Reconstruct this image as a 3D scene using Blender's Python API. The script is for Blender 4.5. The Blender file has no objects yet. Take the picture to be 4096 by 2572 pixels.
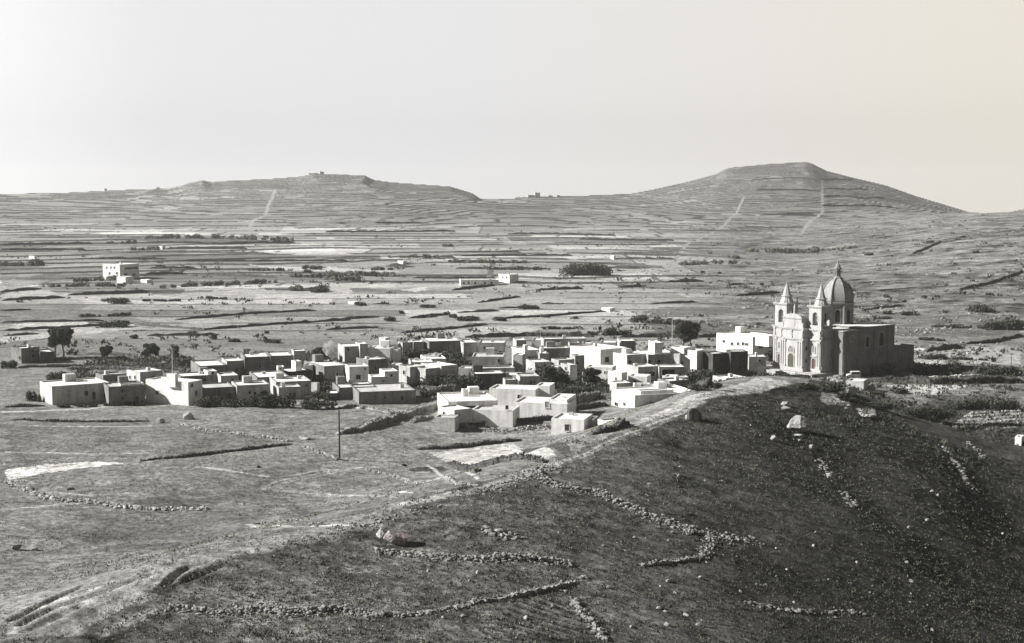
import bpy, bmesh, math, random
import numpy as np
from mathutils import Vector, Matrix
R = math.radians
rng = np.random.default_rng(7)
random.seed(7)
S = bpy.context.scene
COL = S.collection

# ------------------------------------------------------------------ camera, sky, sun, exposure
CAM_H = 48.0
FPX = 5628.0                      # focal length in pixels of the 4096-wide photograph
HZ = 776.0                        # row of the eye-level horizon
cam_d = bpy.data.cameras.new('camera')
cam = bpy.data.objects.new('camera', cam_d); COL.objects.link(cam); S.camera = cam
cam_d.sensor_width = 36.0
cam_d.lens = 36.0 * FPX / 4096.0
cam_d.clip_start = 0.5; cam_d.clip_end = 40000
PITCH = math.atan((1286.0 - HZ) / FPX)
cam.location = (0, 0, CAM_H)
cam.rotation_euler = (R(90) - PITCH, 0, 0)

SUN_EL = 29.0; SKY_TOP = .16; SKY_GAIN = 2.0
SUN_V = Vector((-math.cos(R(SUN_EL)) * .9995, -0.02 * math.cos(R(SUN_EL)), math.sin(R(SUN_EL)))).normalized()
sd = bpy.data.lights.new('sun', 'SUN'); sd.energy = 5.0; sd.angle = R(0.5); sd.color = (1.0, .985, .95)
so = bpy.data.objects.new('sun', sd); COL.objects.link(so)
so.rotation_euler = SUN_V.to_track_quat('Z', 'Y').to_euler()
so.location = (-300, -30, 170)
W = bpy.data.worlds.new('World'); S.world = W; W.use_nodes = True
nt = W.node_tree; nt.nodes.clear()
sky = nt.nodes.new('ShaderNodeTexSky'); sky.sky_type = 'NISHITA'; sky.sun_disc = False
sky.sun_elevation = R(SUN_EL); sky.sun_rotation = math.atan2(SUN_V.x, SUN_V.y)
sky.dust_density = 3.0; sky.air_density = 1.0; sky.altitude = 0
bw = nt.nodes.new('ShaderNodeRGBToBW')
gm = nt.nodes.new('ShaderNodeMath'); gm.operation = 'POWER'; gm.inputs[1].default_value = .22
tc = nt.nodes.new('ShaderNodeTexCoord'); sx = nt.nodes.new('ShaderNodeSeparateXYZ')
mr = nt.nodes.new('ShaderNodeMapRange'); mr.inputs[1].default_value = -.05; mr.inputs[2].default_value = .36
tint = nt.nodes.new('ShaderNodeMix'); tint.data_type = 'RGBA'
tint.inputs[6].default_value = (.99, .985, 1.0, 1); tint.inputs[7].default_value = (1.0, .945, .83, 1)
mul = nt.nodes.new('ShaderNodeVectorMath'); mul.operation = 'SCALE'
bg = nt.nodes.new('ShaderNodeBackground'); bg.inputs[1].default_value = .15
out = nt.nodes.new('ShaderNodeOutputWorld')
L = nt.links.new
cz = nt.nodes.new('ShaderNodeMath'); cz.operation = 'MAXIMUM'; cz.inputs[1].default_value = .05
cv = nt.nodes.new('ShaderNodeCombineXYZ')
zr_ = nt.nodes.new('ShaderNodeMapRange'); zr_.interpolation_type = 'SMOOTHSTEP'       # bright milky horizon, deeper sky overhead
zr_.inputs[1].default_value = .17; zr_.inputs[2].default_value = .50; zr_.inputs[3].default_value = 1.0; zr_.inputs[4].default_value = SKY_TOP
m1 = nt.nodes.new('ShaderNodeMath'); m1.operation = 'MULTIPLY'
m2 = nt.nodes.new('ShaderNodeMath'); m2.operation = 'MULTIPLY'; m2.inputs[1].default_value = SKY_GAIN
L(tc.outputs['Generated'], sx.inputs[0]); L(sx.outputs[2], cz.inputs[0])
L(sx.outputs[0], cv.inputs[0]); L(sx.outputs[1], cv.inputs[1]); L(cz.outputs[0], cv.inputs[2]); L(cv.outputs[0], sky.inputs[0])
L(sky.outputs[0], bw.inputs[0]); L(bw.outputs[0], gm.inputs[0])
L(sx.outputs[0], mr.inputs[0]); L(mr.outputs[0], tint.inputs[0]); L(sx.outputs[2], zr_.inputs[0])
yr = nt.nodes.new('ShaderNodeMapRange'); yr.interpolation_type = 'SMOOTHSTEP'
yr.inputs[1].default_value = -.5; yr.inputs[2].default_value = .75; yr.inputs[3].default_value = .30; yr.inputs[4].default_value = 1.0
m0 = nt.nodes.new('ShaderNodeMath'); m0.operation = 'MULTIPLY'; L(sx.outputs[1], yr.inputs[0]); L(yr.outputs[0], m0.inputs[0]); L(zr_.outputs[0], m0.inputs[1])
L(gm.outputs[0], m1.inputs[0]); L(m0.outputs[0], m1.inputs[1]); L(m1.outputs[0], m2.inputs[0])
lf = nt.nodes.new('ShaderNodeMapRange'); lf.interpolation_type = 'SMOOTHSTEP'; lf.inputs[1].default_value = -.37; lf.inputs[2].default_value = -.22; lf.inputs[3].default_value = 1.16; lf.inputs[4].default_value = 1.0
m3 = nt.nodes.new('ShaderNodeMath'); m3.operation = 'MULTIPLY'; L(sx.outputs[0], lf.inputs[0]); L(lf.outputs[0], m3.inputs[0]); L(m2.outputs[0], m3.inputs[1])
L(tint.outputs[2], mul.inputs[0]); L(m3.outputs[0], mul.inputs['Scale'])
L(mul.outputs[0], bg.inputs[0]); L(bg.outputs[0], out.inputs[0])
S.view_settings.view_transform = 'Standard'; S.view_settings.look = 'None'
S.view_settings.exposure = 1.1; S.view_settings.gamma = 1.0
S.cycles.max_bounces = 5; S.cycles.diffuse_bounces = 3; S.cycles.volume_bounces = 0

# ------------------------------------------------------------------ noise
_perm = rng.permutation(4096); _rv = rng.random(4096)
def vnoise(x, y, s=0):
    xi = np.floor(x).astype(np.int64); yi = np.floor(y).astype(np.int64)
    fx = x - xi; fy = y - yi
    fx = fx * fx * (3 - 2 * fx); fy = fy * fy * (3 - 2 * fy)
    def h(a, b): return _rv[_perm[(_perm[(a + s * 57) & 4095] + b) & 4095]]
    a = h(xi, yi); b = h(xi + 1, yi); c = h(xi, yi + 1); d = h(xi + 1, yi + 1)
    return (a + (b - a) * fx) * (1 - fy) + (c + (d - c) * fx) * fy
def fbm(x, y, n=4, s=0):
    t = 0; a = .5; w = 0
    for i in range(n):
        t = t + a * vnoise(x * 2 ** i + 13.7 * i, y * 2 ** i - 7.1 * i, s + i); w += a; a *= .55
    return t / w - .5
def sst(x, a, b):
    t = np.clip((x - a) / (b - a), 0, 1); return t * t * (3 - 2 * t)

# ------------------------------------------------------------------ the lie of the land
def pix(u, v, d):                 # point seen at (u,v) of the photograph, d metres ahead
    return ((u - 2048) / FPX * d, d, CAM_H - (v - HZ) / FPX * d)
_ctl = []
def C(u, v, d): _ctl.append(pix(u * 4, v * 4, d * 1.0))
# crest of the near hill, left to right (quarter-size picture coordinates)
for u, v, d in [(0, 618, 150), (60, 600, 155), (100, 588, 158), (155, 566, 164), (200, 556, 168), (260, 541, 174), (300, 531, 179), (350, 520, 184), (400, 505, 190), (450, 492, 196), (500, 478, 203),
                (550, 462, 213), (600, 440, 227), (650, 417, 246), (700, 395, 267), (735, 384, 283), (770, 378, 298), (800, 379, 303), (835, 384, 302)]: C(u, v, d)
# near side, falling towards us and to the right
for u, v, d in [(0, 643, 142), (100, 643, 142.5), (200, 643, 143), (300, 643, 143), (400, 643, 144.5), (500, 643, 147), (600, 643, 151), (700, 643, 157), (800, 643, 165), (900, 643, 174), (1024, 643, 186),
                (300, 585, 160), (400, 565, 168), (500, 560, 172), (500, 515, 187), (600, 580, 172), (600, 520, 191), (600, 475, 210), (700, 580, 178), (700, 520, 198), (700, 460, 226), (700, 425, 246),
                (780, 400, 280), (800, 580, 187), (800, 520, 208), (800, 460, 237), (800, 420, 266), (850, 405, 280), (860, 440, 257), (880, 500, 226), (900, 560, 204), (960, 580, 206), (960, 520, 226), (930, 460, 250), (900, 425, 275), (1024, 580, 216), (1024, 520, 242)]: C(u, v, d)
# flat ground just behind and around it
for u, v in [(0, 590), (0, 540), (0, 480), (0, 420), (100, 572), (100, 500), (200, 545), (200, 480), (200, 410), (300, 520), (300, 450), (350, 507), (400, 491), (400, 430), (450, 479), (500, 464), (500, 400),
             (550, 448), (600, 426), (650, 406), (600, 400), (700, 386), (400, 390), (0, 390), (200, 385), (560, 420)]: C(u, v, CAM_H * FPX / (v * 4 - HZ))
for u, v in [(730, 377), (860, 376), (930, 376), (1024, 376)]: C(u, v, 380)
for u, v, d in [(880, 388, 340), (900, 400, 318), (960, 392, 330), (1024, 395, 325), (950, 410, 308), (1024, 425, 292), (950, 430, 283), (1024, 470, 266), (860, 392, 322)]: C(u, v, d)
for x, y, z in [(-60, 400, 0), (0, 420, 0), (60, 430, 0), (130, 430, 0), (-150, 400, 0), (-150, 300, 0), (-120, 200, 2), (-110, 120, 5), (0, 105, 2.5), (-60, 105, 5), (60, 105, -4), (120, 130, -9), (130, 200, -11), (150, 300, -6)]:
    _ctl.append((x, y, z))
_c = np.array(_ctl)
_sc = np.array([1.0, .55])        # relief changes faster across the view than along it
def _k(d2): return d2 * .5 * np.log(d2 + 1e-6)
def _rbf_fit():
    P = _c[:, :2] * _sc; n = len(P)
    D2 = ((P[:, None] - P[None]) ** 2).sum(-1)
    A = np.zeros((n + 3, n + 3)); A[:n, :n] = _k(D2) + np.eye(n) * 25.0
    A[:n, n] = 1; A[:n, n + 1:] = P; A[n, :n] = 1; A[n + 1:, :n] = P.T
    return P, np.linalg.solve(A, np.concatenate([_c[:, 2], [0, 0, 0]]))
_P, _w = _rbf_fit()
def near_z(x, y):
    q = np.stack([x * _sc[0], y * _sc[1]], -1)
    o = np.zeros(x.shape)
    for i in range(0, len(o), 200000):
        s = slice(i, i + 200000)
        d2 = ((q[s, None] - _P[None]) ** 2).sum(-1)
        o[s] = _k(d2) @ _w[:-3] + _w[-3] + q[s] @ _w[-2:]
    return o
_sil = np.array([(-400, 455), (0, 457), (150, 455), (300, 448), (400, 445), (425, 440), (450, 432), (480, 426), (500, 430), (560, 426), (620, 424), (700, 418), (740, 410), (860, 414), (880, 424), (920, 430), (1060, 440), (1110, 455), (1130, 468),
                 (1200, 469), (1240, 464), (1330, 463), (1480, 457), (1530, 448), (1620, 428), (1680, 412), (1705, 399), (1720, 396), (1800, 389), (1890, 384), (1905, 388), (1940, 405), (2000, 420), (2080, 438), (2150, 462),
                 (2220, 482), (2290, 502), (2340, 507), (2370, 498), (2408, 490), (2800, 470)], float)
_sil *= 4096 / 2408.0
R0, R1 = 1250.0, 2300.0
_ux = np.linspace(-700, 4800, 800); _uv = np.interp(_ux, _sil[:, 0], _sil[:, 1])
_kk = np.exp(-.5 * (np.arange(-60, 61) / 22.0) ** 2); _kk /= _kk.sum()
_sil_s = np.interp(_sil[:, 0], _ux, np.convolve(np.pad(_uv, 60, mode='edge'), _kk, 'valid'))
RISER = {}
def ground(x, y, fine=True):
    x = np.asarray(x, float); y = np.asarray(y, float); shp = x.shape
    x = x.ravel(); y = y.ravel()
    r = np.hypot(x, y) + 1e-6
    az = np.arctan2(x, y)
    uu = 2048 + FPX * np.tan(np.clip(az, -1.2, 1.2))
    # plain, rising gently, with a spur on the right
    z = 17 * np.clip((r - 480) / 900, 0, 1) ** 1.15 + 3.0 * fbm(x / 170, y / 170, 3, 3) * sst(r, 450, 800)
    z = z + 16.5 * sst(az, R(8), R(21)) ** 1.4 * sst(r, 430, 1150) * (1 - .8 * sst(r, 1300, 1900))
    # far hills
    uw = uu + 160 * fbm(r / 130, uu / 300, 3, 15) * (1 - sst(r, R1 - 200, R1 - 10))
    vr = np.interp(uw, _sil[:, 0], _sil[:, 1])
    vs = np.interp(uw, _sil[:, 0], _sil_s)
    g_ = sst(r, R1 - 330, R1 - 30)
    zr = CAM_H - (vr * g_ + vs * (1 - g_) - HZ) / FPX * R1
    g = np.clip((r - R0) / (R1 - R0), 0, 1)
    gg = .55 * g ** 1.3 + .45 * g ** 3
    hill = z + (zr - z) * gg + 10 * fbm(x / 210, y / 210, 4, 9) * 4 * g * (1 - g)
    z = np.where(r > R0, hill, z)
    # stepped terraces
    t = sst(r, 520, 700)
    hs = .85 + .75 * g
    q = z / hs + 2.4 * fbm(x / 420, y / 170, 3, 21)
    f = q - np.floor(q)
    msk = t * sst(vnoise(x / 150, y / 60, 31) + .3 * g, .12, .4) * (1 - .8 * sst(az, R(7), R(12)) * (1 - sst(r, 1250, 1500)))
    z = z + msk * hs * (np.clip(f / .12, 0, 1) - f) * .95
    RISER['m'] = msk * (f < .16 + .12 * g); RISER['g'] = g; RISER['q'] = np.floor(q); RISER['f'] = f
    # beyond the crest everything drops to the coast
    z = z - (zr + 140) * sst(r, R1 + 25, R1 + 1500)
    # near hill
    m = r < 440
    wn = 1 - sst(r, 385, 435)
    zn = np.zeros_like(z)
    zn[m] = near_z(x[m], y[m])
    z = z * (1 - wn) + zn * wn
    # the height the photographer stands on
    hc = 46.2 - 46 * sst(r, 1.5, 118) ** .62
    z = np.where(r < 118, np.maximum(hc, -40) + (z * 0) + np.minimum(z, 6) * sst(r, 60, 118), z)
    if fine:
        z = z + (.55 * fbm(x / 14, y / 14, 4, 5) + .16 * fbm(x / 2.6, y / 2.6, 3, 6)) * (1 - .6 * sst(r, 300, 400))* sst(r, 20, 60)
    return z.reshape(shp)
def ray(u, v):
    d = np.concatenate([np.arange(112, 600, 1.0), np.arange(600, 2320, 3.0)])
    x = (u - 2048) / FPX * d; zz = CAM_H - (v - HZ) / FPX * d
    h = ground(x, d, False)
    k = np.nonzero(zz <= h)[0]
    if len(k) == 0: return d[-1]
    k = k[0]
    if k == 0: return d[0]
    a = zz[k - 1] - h[k - 1]; b = h[k] - zz[k]
    return d[k - 1] + (d[k] - d[k - 1]) * a / (a + b + 1e-9)
def at(u, v):                     # the ground point the photograph shows at (u, v)
    d = ray(u, v); x = (u - 2048) / FPX * d
    return Vector((x, d, float(ground(np.array([x]), np.array([d]))[0])))
def gz(x, y): return float(ground(np.array([float(x)]), np.array([float(y)]))[0])

# ------------------------------------------------------------------ objects and tags
def tag(o, label=None, cat=None, group=None, kind=None):
    if label: o['label'] = label
    if cat: o['category'] = cat
    if group: o['group'] = group
    if kind: o['kind'] = kind
    return o
def empty(name, loc, rz=0):
    o = bpy.data.objects.new(name, None); COL.objects.link(o)
    o.location = loc; o.rotation_euler = (0, 0, rz); o.empty_display_size = .5
    return o
def mesh_np(name, V, F, mat, parent=None, smooth=False):
    """V (n,3); F list of (m,k) int arrays or one array"""
    me = bpy.data.meshes.new(name)
    if isinstance(F, np.ndarray): F = [F]
    F = [f for f in F if len(f)]
    V = np.asarray(V, np.float32)
    me.vertices.add(len(V)); me.vertices.foreach_set('co', V.ravel())
    nl = sum(f.size for f in F); npoly = sum(len(f) for f in F)
    me.loops.add(nl); me.polygons.add(npoly)
    me.loops.foreach_set('vertex_index', np.concatenate([f.ravel() for f in F]).astype(np.int32))
    tot = np.concatenate([np.full(len(f), f.shape[1]) for f in F])
    st = np.concatenate([[0], np.cumsum(tot)[:-1]]).astype(np.int32)
    me.polygons.foreach_set('loop_start', st)
    me.polygons.foreach_set('use_smooth', np.full(npoly, smooth))
    me.update(calc_edges=True)
    for m in (mat if isinstance(mat, (list, tuple)) else [mat]): me.materials.append(m)
    o = bpy.data.objects.new(name, me); COL.objects.link(o)
    if parent: o.parent = parent
    return o
class MB:
    def __init__(s): s.v = []; s.f = []
    def add(s, vs, fs):
        n = len(s.v); s.v += [tuple(p) for p in vs]; s.f += [tuple(i + n for i in f) for f in fs]; return s
    def box(s, x0, x1, y0, y1, z0, z1, top=True):
        v = [(x0, y0, z0), (x1, y0, z0), (x1, y1, z0), (x0, y1, z0), (x0, y0, z1), (x1, y0, z1), (x1, y1, z1), (x0, y1, z1)]
        f = [(0, 3, 2, 1), (0, 1, 5, 4), (1, 2, 6, 5), (2, 3, 7, 6), (3, 0, 4, 7)]
        if top: f.append((4, 5, 6, 7))
        return s.add(v, f)
    def ring(s, x0, x1, y0, y1, z0, z1, t):
        """hollow rectangular wall ring"""
        o = [(x0, y0), (x1, y0), (x1, y1), (x0, y1)]; i = [(x0 + t, y0 + t), (x1 - t, y0 + t), (x1 - t, y1 - t), (x0 + t, y1 - t)]
        v = [(*p, z0) for p in o] + [(*p, z1) for p in o] + [(*p, z1) for p in i] + [(*p, z0) for p in i]
        f = []
        for k in range(4):
            j = (k + 1) % 4
            f += [(k, j, 4 + j, 4 + k), (4 + k, 4 + j, 8 + j, 8 + k), (8 + k, 8 + j, 12 + j, 12 + k)]
        return s.add(v, f)
    def tube(s, pts, rads, n=8, cap=True):
        base = len(s.v); pts = [Vector(p) for p in pts]
        for i, p in enumerate(pts):
            d = (pts[min(i + 1, len(pts) - 1)] - pts[max(i - 1, 0)]).normalized()
            a = d.orthogonal().normalized(); b = d.cross(a)
            for k in range(n):
                t = 2 * math.pi * k / n; s.v.append(tuple(p + (a * math.cos(t) + b * math.sin(t)) * rads[i]))
        for i in range(len(pts) - 1):
            for k in range(n):
                j = (k + 1) % n; A = base + i * n
                s.f.append((A + k, A + j, A + n + j, A + n + k))
        if cap: s.f.append(tuple(base + k for k in reversed(range(n)))); s.f.append(tuple(base + (len(pts) - 1) * n + k for k in range(n)))
        return s
    def lathe(s, prof, n=16, cx=0, cy=0, ph=0):
        base = len(s.v)
        for r, z in prof:
            for k in range(n):
                t = 2 * math.pi * (k + ph) / n; s.v.append((cx + r * math.cos(t), cy + r * math.sin(t), z))
        for i in range(len(prof) - 1):
            for k in range(n):
                j = (k + 1) % n; A = base + i * n
                s.f.append((A + k, A + j, A + n + j, A + n + k))
        s.f.append(tuple(base + (len(prof) - 1) * n + k for k in range(n)))
        return s
    def build(s, name, mat, parent=None, smooth=False):
        me = bpy.data.meshes.new(name); me.from_pydata(s.v, [], s.f); me.update()
        bm = bmesh.new(); bm.from_mesh(me); bmesh.ops.recalc_face_normals(bm, faces=bm.faces); bm.to_mesh(me); bm.free()
        if smooth: me.polygons.foreach_set('use_smooth', [True] * len(me.polygons))
        me.materials.append(mat)
        o = bpy.data.objects.new(name, me); COL.objects.link(o)
        if parent: o.parent = parent
        return o

# ------------------------------------------------------------------ materials
def mat_base(name):
    m = bpy.data.materials.new(name); m.use_nodes = True
    n = m.node_tree; b = n.nodes['Principled BSDF']
    b.inputs['Roughness'].default_value = .95; b.inputs['Specular IOR Level'].default_value = .12
    return m, n, b
def nz(n, scale, detail=4, rough=.6, vec=None, kind='ShaderNodeTexNoise'):
    t = n.nodes.new(kind); t.inputs['Scale'].default_value = scale
    if kind == 'ShaderNodeTexNoise': t.inputs['Detail'].default_value = detail; t.inputs['Roughness'].default_value = rough
    if vec: n.links.new(vec, t.inputs['Vector'])
    return t
def ramp(n, fac, stops):
    r = n.nodes.new('ShaderNodeValToRGB'); e = r.color_ramp.elements
    while len(e) < len(stops): e.new(.5)
    for k, (p, c) in enumerate(stops): e[k].position = p; e[k].color = (c, c, c, 1)
    n.links.new(fac, r.inputs[0]); return r
def mulc(n, a, b, f=1.0):
    m = n.nodes.new('ShaderNodeMix'); m.data_type = 'RGBA'; m.blend_type = 'MULTIPLY'; m.inputs[0].default_value = f
    n.links.new(a, m.inputs[6])
    if isinstance(b, tuple): m.inputs[7].default_value = b
    else: n.links.new(b, m.inputs[7])
    return m.outputs[2]
def stone(name, v, var=.25, block=.0, warm=(1, .992, .965), streak=.2):
    m, n, b = mat_base(name)
    tc = n.nodes.new('ShaderNodeTexCoord'); ob = tc.outputs['Object']
    a = nz(n, .35, 5, .65, ob); c1 = ramp(n, a.outputs[0], [(.3, 1 - var), (.5, 1.0), (.7, 1 + var * .35)])
    g = nz(n, 5.5, 4, .7, ob); c2 = ramp(n, g.outputs[0], [(.35, 1 - var * .8), (.6, 1.0)])
    mp = n.nodes.new('ShaderNodeMapping'); mp.inputs['Scale'].default_value = (1.4, 1.4, .12); n.links.new(ob, mp.inputs[0])
    s = nz(n, 1.3, 3, .6, mp.outputs[0]); c3 = ramp(n, s.outputs[0], [(.38, 1 - streak), (.58, 1.0)])
    rgb = n.nodes.new('ShaderNodeRGB'); rgb.outputs[0].default_value = (v * warm[0], v * warm[1], v * warm[2], 1)
    o = mulc(n, mulc(n, mulc(n, rgb.outputs[0], c1.outputs[0]), c2.outputs[0]), c3.outputs[0])
    if block:
        # world-vertical courses: object z and a diagonal of x, y
        sp = n.nodes.new('ShaderNodeSeparateXYZ'); n.links.new(ob, sp.inputs[0])
        ad = n.nodes.new('ShaderNodeMath'); n.links.new(sp.outputs[0], ad.inputs[0]); n.links.new(sp.outputs[1], ad.inputs[1])
        cb = n.nodes.new('ShaderNodeCombineXYZ'); n.links.new(ad.outputs[0], cb.inputs[0]); n.links.new(sp.outputs[2], cb.inputs[1])
        br = n.nodes.new('ShaderNodeTexBrick'); n.links.new(cb.outputs[0], br.inputs['Vector'])
        br.inputs['Scale'].default_value = 1.0; br.inputs['Brick Width'].default_value = .85; br.inputs['Row Height'].default_value = .32
        br.inputs['Mortar Size'].default_value = .03; br.inputs['Color1'].default_value = (1, 1, 1, 1); br.inputs['Color2'].default_value = (.72, .72, .72, 1)
        br.inputs['Mortar'].default_value = (.55, .55, .55, 1)
        o = mulc(n, o, br.outputs[0], block)
    n.links.new(o, b.inputs['Base Color'])
    bp = n.nodes.new('ShaderNodeBump'); bp.inputs['Strength'].default_value = .6; bp.inputs['Distance'].default_value = .08
    n.links.new(g.outputs[0], bp.inputs['Height']); n.links.new(bp.outputs[0], b.inputs['Normal'])
    return m
M = {}
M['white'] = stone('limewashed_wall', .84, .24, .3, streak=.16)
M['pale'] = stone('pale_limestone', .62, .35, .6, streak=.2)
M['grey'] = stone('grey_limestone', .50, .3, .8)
M['dark'] = stone('dark_shaded_limestone', .26, .35, .8)  # dark wall tone, shade of the house fronts put into the colour
M['vdark'] = stone('dark_shaded_stone', .11, .4, .8)  # darkest tone, deep shade on walls and rock put into the colour
M['roof'] = stone('lime_screed_roof', .80, .16, 0, streak=.05)
M['roofg'] = stone('dusty_roof', .55, .3, 0, streak=.05)
M['rock'] = stone('boulder_rock', .40, .5, 0, streak=.1)
M['rubble'] = stone('rubble_stone', .30, .6, 0, streak=.1)
M['rubdark'] = stone('dark_rubble_stone', .11, .45, 0, streak=.1)
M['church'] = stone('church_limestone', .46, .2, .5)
M['church_shaded'] = stone('shaded_church_limestone', .25, .3, .7)  # church limestone again, shade of flank and niches put into the colour
M['redrock'] = stone('reddish_rock', .36, .45, 0, warm=(1, .87, .86))
def plain(name, c, rough=.7, metal=0):
    m, n, b = mat_base(name); b.inputs['Base Color'].default_value = (*c, 1); b.inputs['Roughness'].default_value = rough; b.inputs['Metallic'].default_value = metal
    t = nz(n, 6, 3, .6); r = ramp(n, t.outputs[0], [(.3, .7), (.7, 1.1)])
    rgb = n.nodes.new('ShaderNodeRGB'); rgb.outputs[0].default_value = (*c, 1)
    n.links.new(mulc(n, rgb.outputs[0], r.outputs[0]), b.inputs['Base Color']); return m
M['hole'] = plain('dark_opening', (.015, .015, .014), .5)
M['wood'] = plain('dark_wood', (.05, .042, .035))
M['reddoor'] = plain('red_brown_door', (.075, .05, .042))
M['greendoor'] = plain('olive_door', (.075, .078, .06))
M['pole'] = plain('tarred_pole', (.02, .02, .02))
M['palepole'] = plain('galvanised_pole', (.5, .5, .48))
M['carpaint'] = plain('white_car_paint', (.8, .8, .78), .3)
M['glass'] = plain('car_glass', (.03, .03, .035), .1)
M['tyre'] = plain('tyre_rubber', (.02, .02, .02), .8)
M['chrome'] = plain('bright_metal', (.6, .6, .6), .3, .8)
M['bark'] = plain('bark', (.09, .08, .07), .9)
def leafmat(name, v):
    m, n, b = mat_base(name)
    t = nz(n, .9, 3, .6); r = ramp(n, t.outputs[0], [(.3, .5), (.7, 1.35)])
    rgb = n.nodes.new('ShaderNodeRGB'); rgb.outputs[0].default_value = (v, v * 1.03, v * .8, 1)
    n.links.new(mulc(n, rgb.outputs[0], r.outputs[0]), b.inputs['Base Color']); return m
M['leaf'] = leafmat('foliage', .06)
M['leafp'] = leafmat('pale_foliage', .15)
M['grass'] = leafmat('dry_grass', .22)
M['weed'] = leafmat('grass_tufts', .09)
M['straw'] = leafmat('straw', .30)
# ------------------------------------------------------------------ ground sheet
FX = lambda f, ox, oy: (lambda P: [(x / f + ox, y / f + oy) for x, y in P])
A6 = FX(1.72, 0, 600); B6 = FX(1.72, 1300, 600); C6 = FX(1.6096, 2600, 600)      # enlargements the fields were measured in
D4 = FX(1.479, 0, 1550); E4 = FX(1.479, 1300, 1550); F4 = FX(1.4107, 2596, 1500)
G8 = FX(2.52, 3296, 1300)
def wpts(P, step=None):
    Q = np.array([at(u, v)[:] for u, v in P])
    return Q
def inpoly(x, y, P):
    c = np.zeros(x.shape, bool); n = len(P); j = n - 1
    for i in range(n):
        xi, yi = P[i][:2]; xj, yj = P[j][:2]
        c ^= ((yi > y) != (yj > y)) & (x < (xj - xi) * (y - yi) / (yj - yi + 1e-12) + xi); j = i
    return c
def dline(x, y, P):
    d = np.full(x.shape, 1e9)
    for a, b in zip(P[:-1], P[1:]):
        ax, ay = a[:2]; bx, by = b[:2]; dx = bx - ax; dy = by - ay
        t = np.clip(((x - ax) * dx + (y - ay) * dy) / (dx * dx + dy * dy + 1e-9), 0, 1)
        d = np.minimum(d, np.hypot(x - ax - t * dx, y - ay - t * dy))
    return d
POLY = [  # (pixel outline, base colour value)  cultivated or bare patches
    (E4([(610, 400), (800, 372), (1100, 342), (1200, 380), (1370, 418), (1290, 452), (720, 455)]), .46),
    (D4([(0, 500), (300, 468), (550, 455), (720, 462), (500, 490), (250, 520), (0, 568)]), .62),
    (E4([(465, 500), (520, 486), (680, 486), (735, 500), (690, 512), (520, 514)]), .07),
    (E4([(1160, 380), (1300, 360), (1460, 395), (1400, 415)]), .09),
    (B6([(430, 1290), (1120, 1212), (1480, 1215), (1480, 1245), (1000, 1290)]), .50),
    (B6([(960, 1130), (1120, 1115), (1300, 1140), (1160, 1168)]), .46),
    (A6([(60, 1205), (200, 1180), (560, 1180), (740, 1205), (640, 1222), (300, 1240), (60, 1230)]), .55),
    (A6([(0, 1285), (250, 1262), (900, 1200), (960, 1225), (500, 1272), (0, 1330)]), .52),
    (A6([(0, 985), (280, 960), (440, 1000), (0, 1020)]), .48),
    (A6([(460, 1015), (1020, 985), (1250, 1020), (800, 1010), (600, 1045)]), .52),
    (A6([(2080, 940), (2250, 920), (2408, 925), (2408, 985), (2290, 970)]), .52),
    (A6([(1290, 1010), (1900, 980), (1900, 960), (1500, 950)]), .46),
    (A6([(1700, 780), (2080, 805), (2408, 812), (2408, 835), (1900, 825)]), .55),
    (A6([(900, 1150), (1500, 1160), (1900, 1180), (1400, 1195), (1000, 1180)]), .40),
    (B6([(530, 965), (690, 935), (700, 965), (620, 975)]), .6),
    (B6([(0, 905), (350, 920), (170, 950), (100, 975), (0, 950)]), .5),
    (B6([(1560, 735), (1960, 722), (1990, 740), (1700, 750)]), .6),
    (B6([(0, 800), (500, 830), (520, 840), (0, 828)]), .6),
    (G8([(620, 618), (1000, 606), (1480, 610), (1480, 640), (1300, 668), (1180, 720), (1000, 715), (860, 700), (760, 640)]), .44),
    (G8([(350, 700), (940, 715), (900, 770), (690, 825), (560, 760)]), .22),
    (G8([(1400, 215), (2016, 255), (2016, 400), (1440, 395), (1150, 280)]), .34),
    (G8([(930, 355), (1250, 350), (1240, 400), (930, 440)]), .42),
    (G8([(1860, 620), (2016, 605), (2016, 780), (1930, 790)]), .16),
    (G8([(0, 690), (120, 680), (310, 760), (290, 820), (60, 810), (0, 780)]), .22),
    (G8([(370, 850), (560, 860), (560, 930), (380, 920)]), .42),
    (G8([(1330, 1000), (1500, 905), (2040, 880), (2040, 1040), (1400, 1070)]), .30),
    (F4([(640, 15), (770, 60), (560, 110), (400, 130), (250, 165), (420, 90)]), .40),
]
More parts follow.
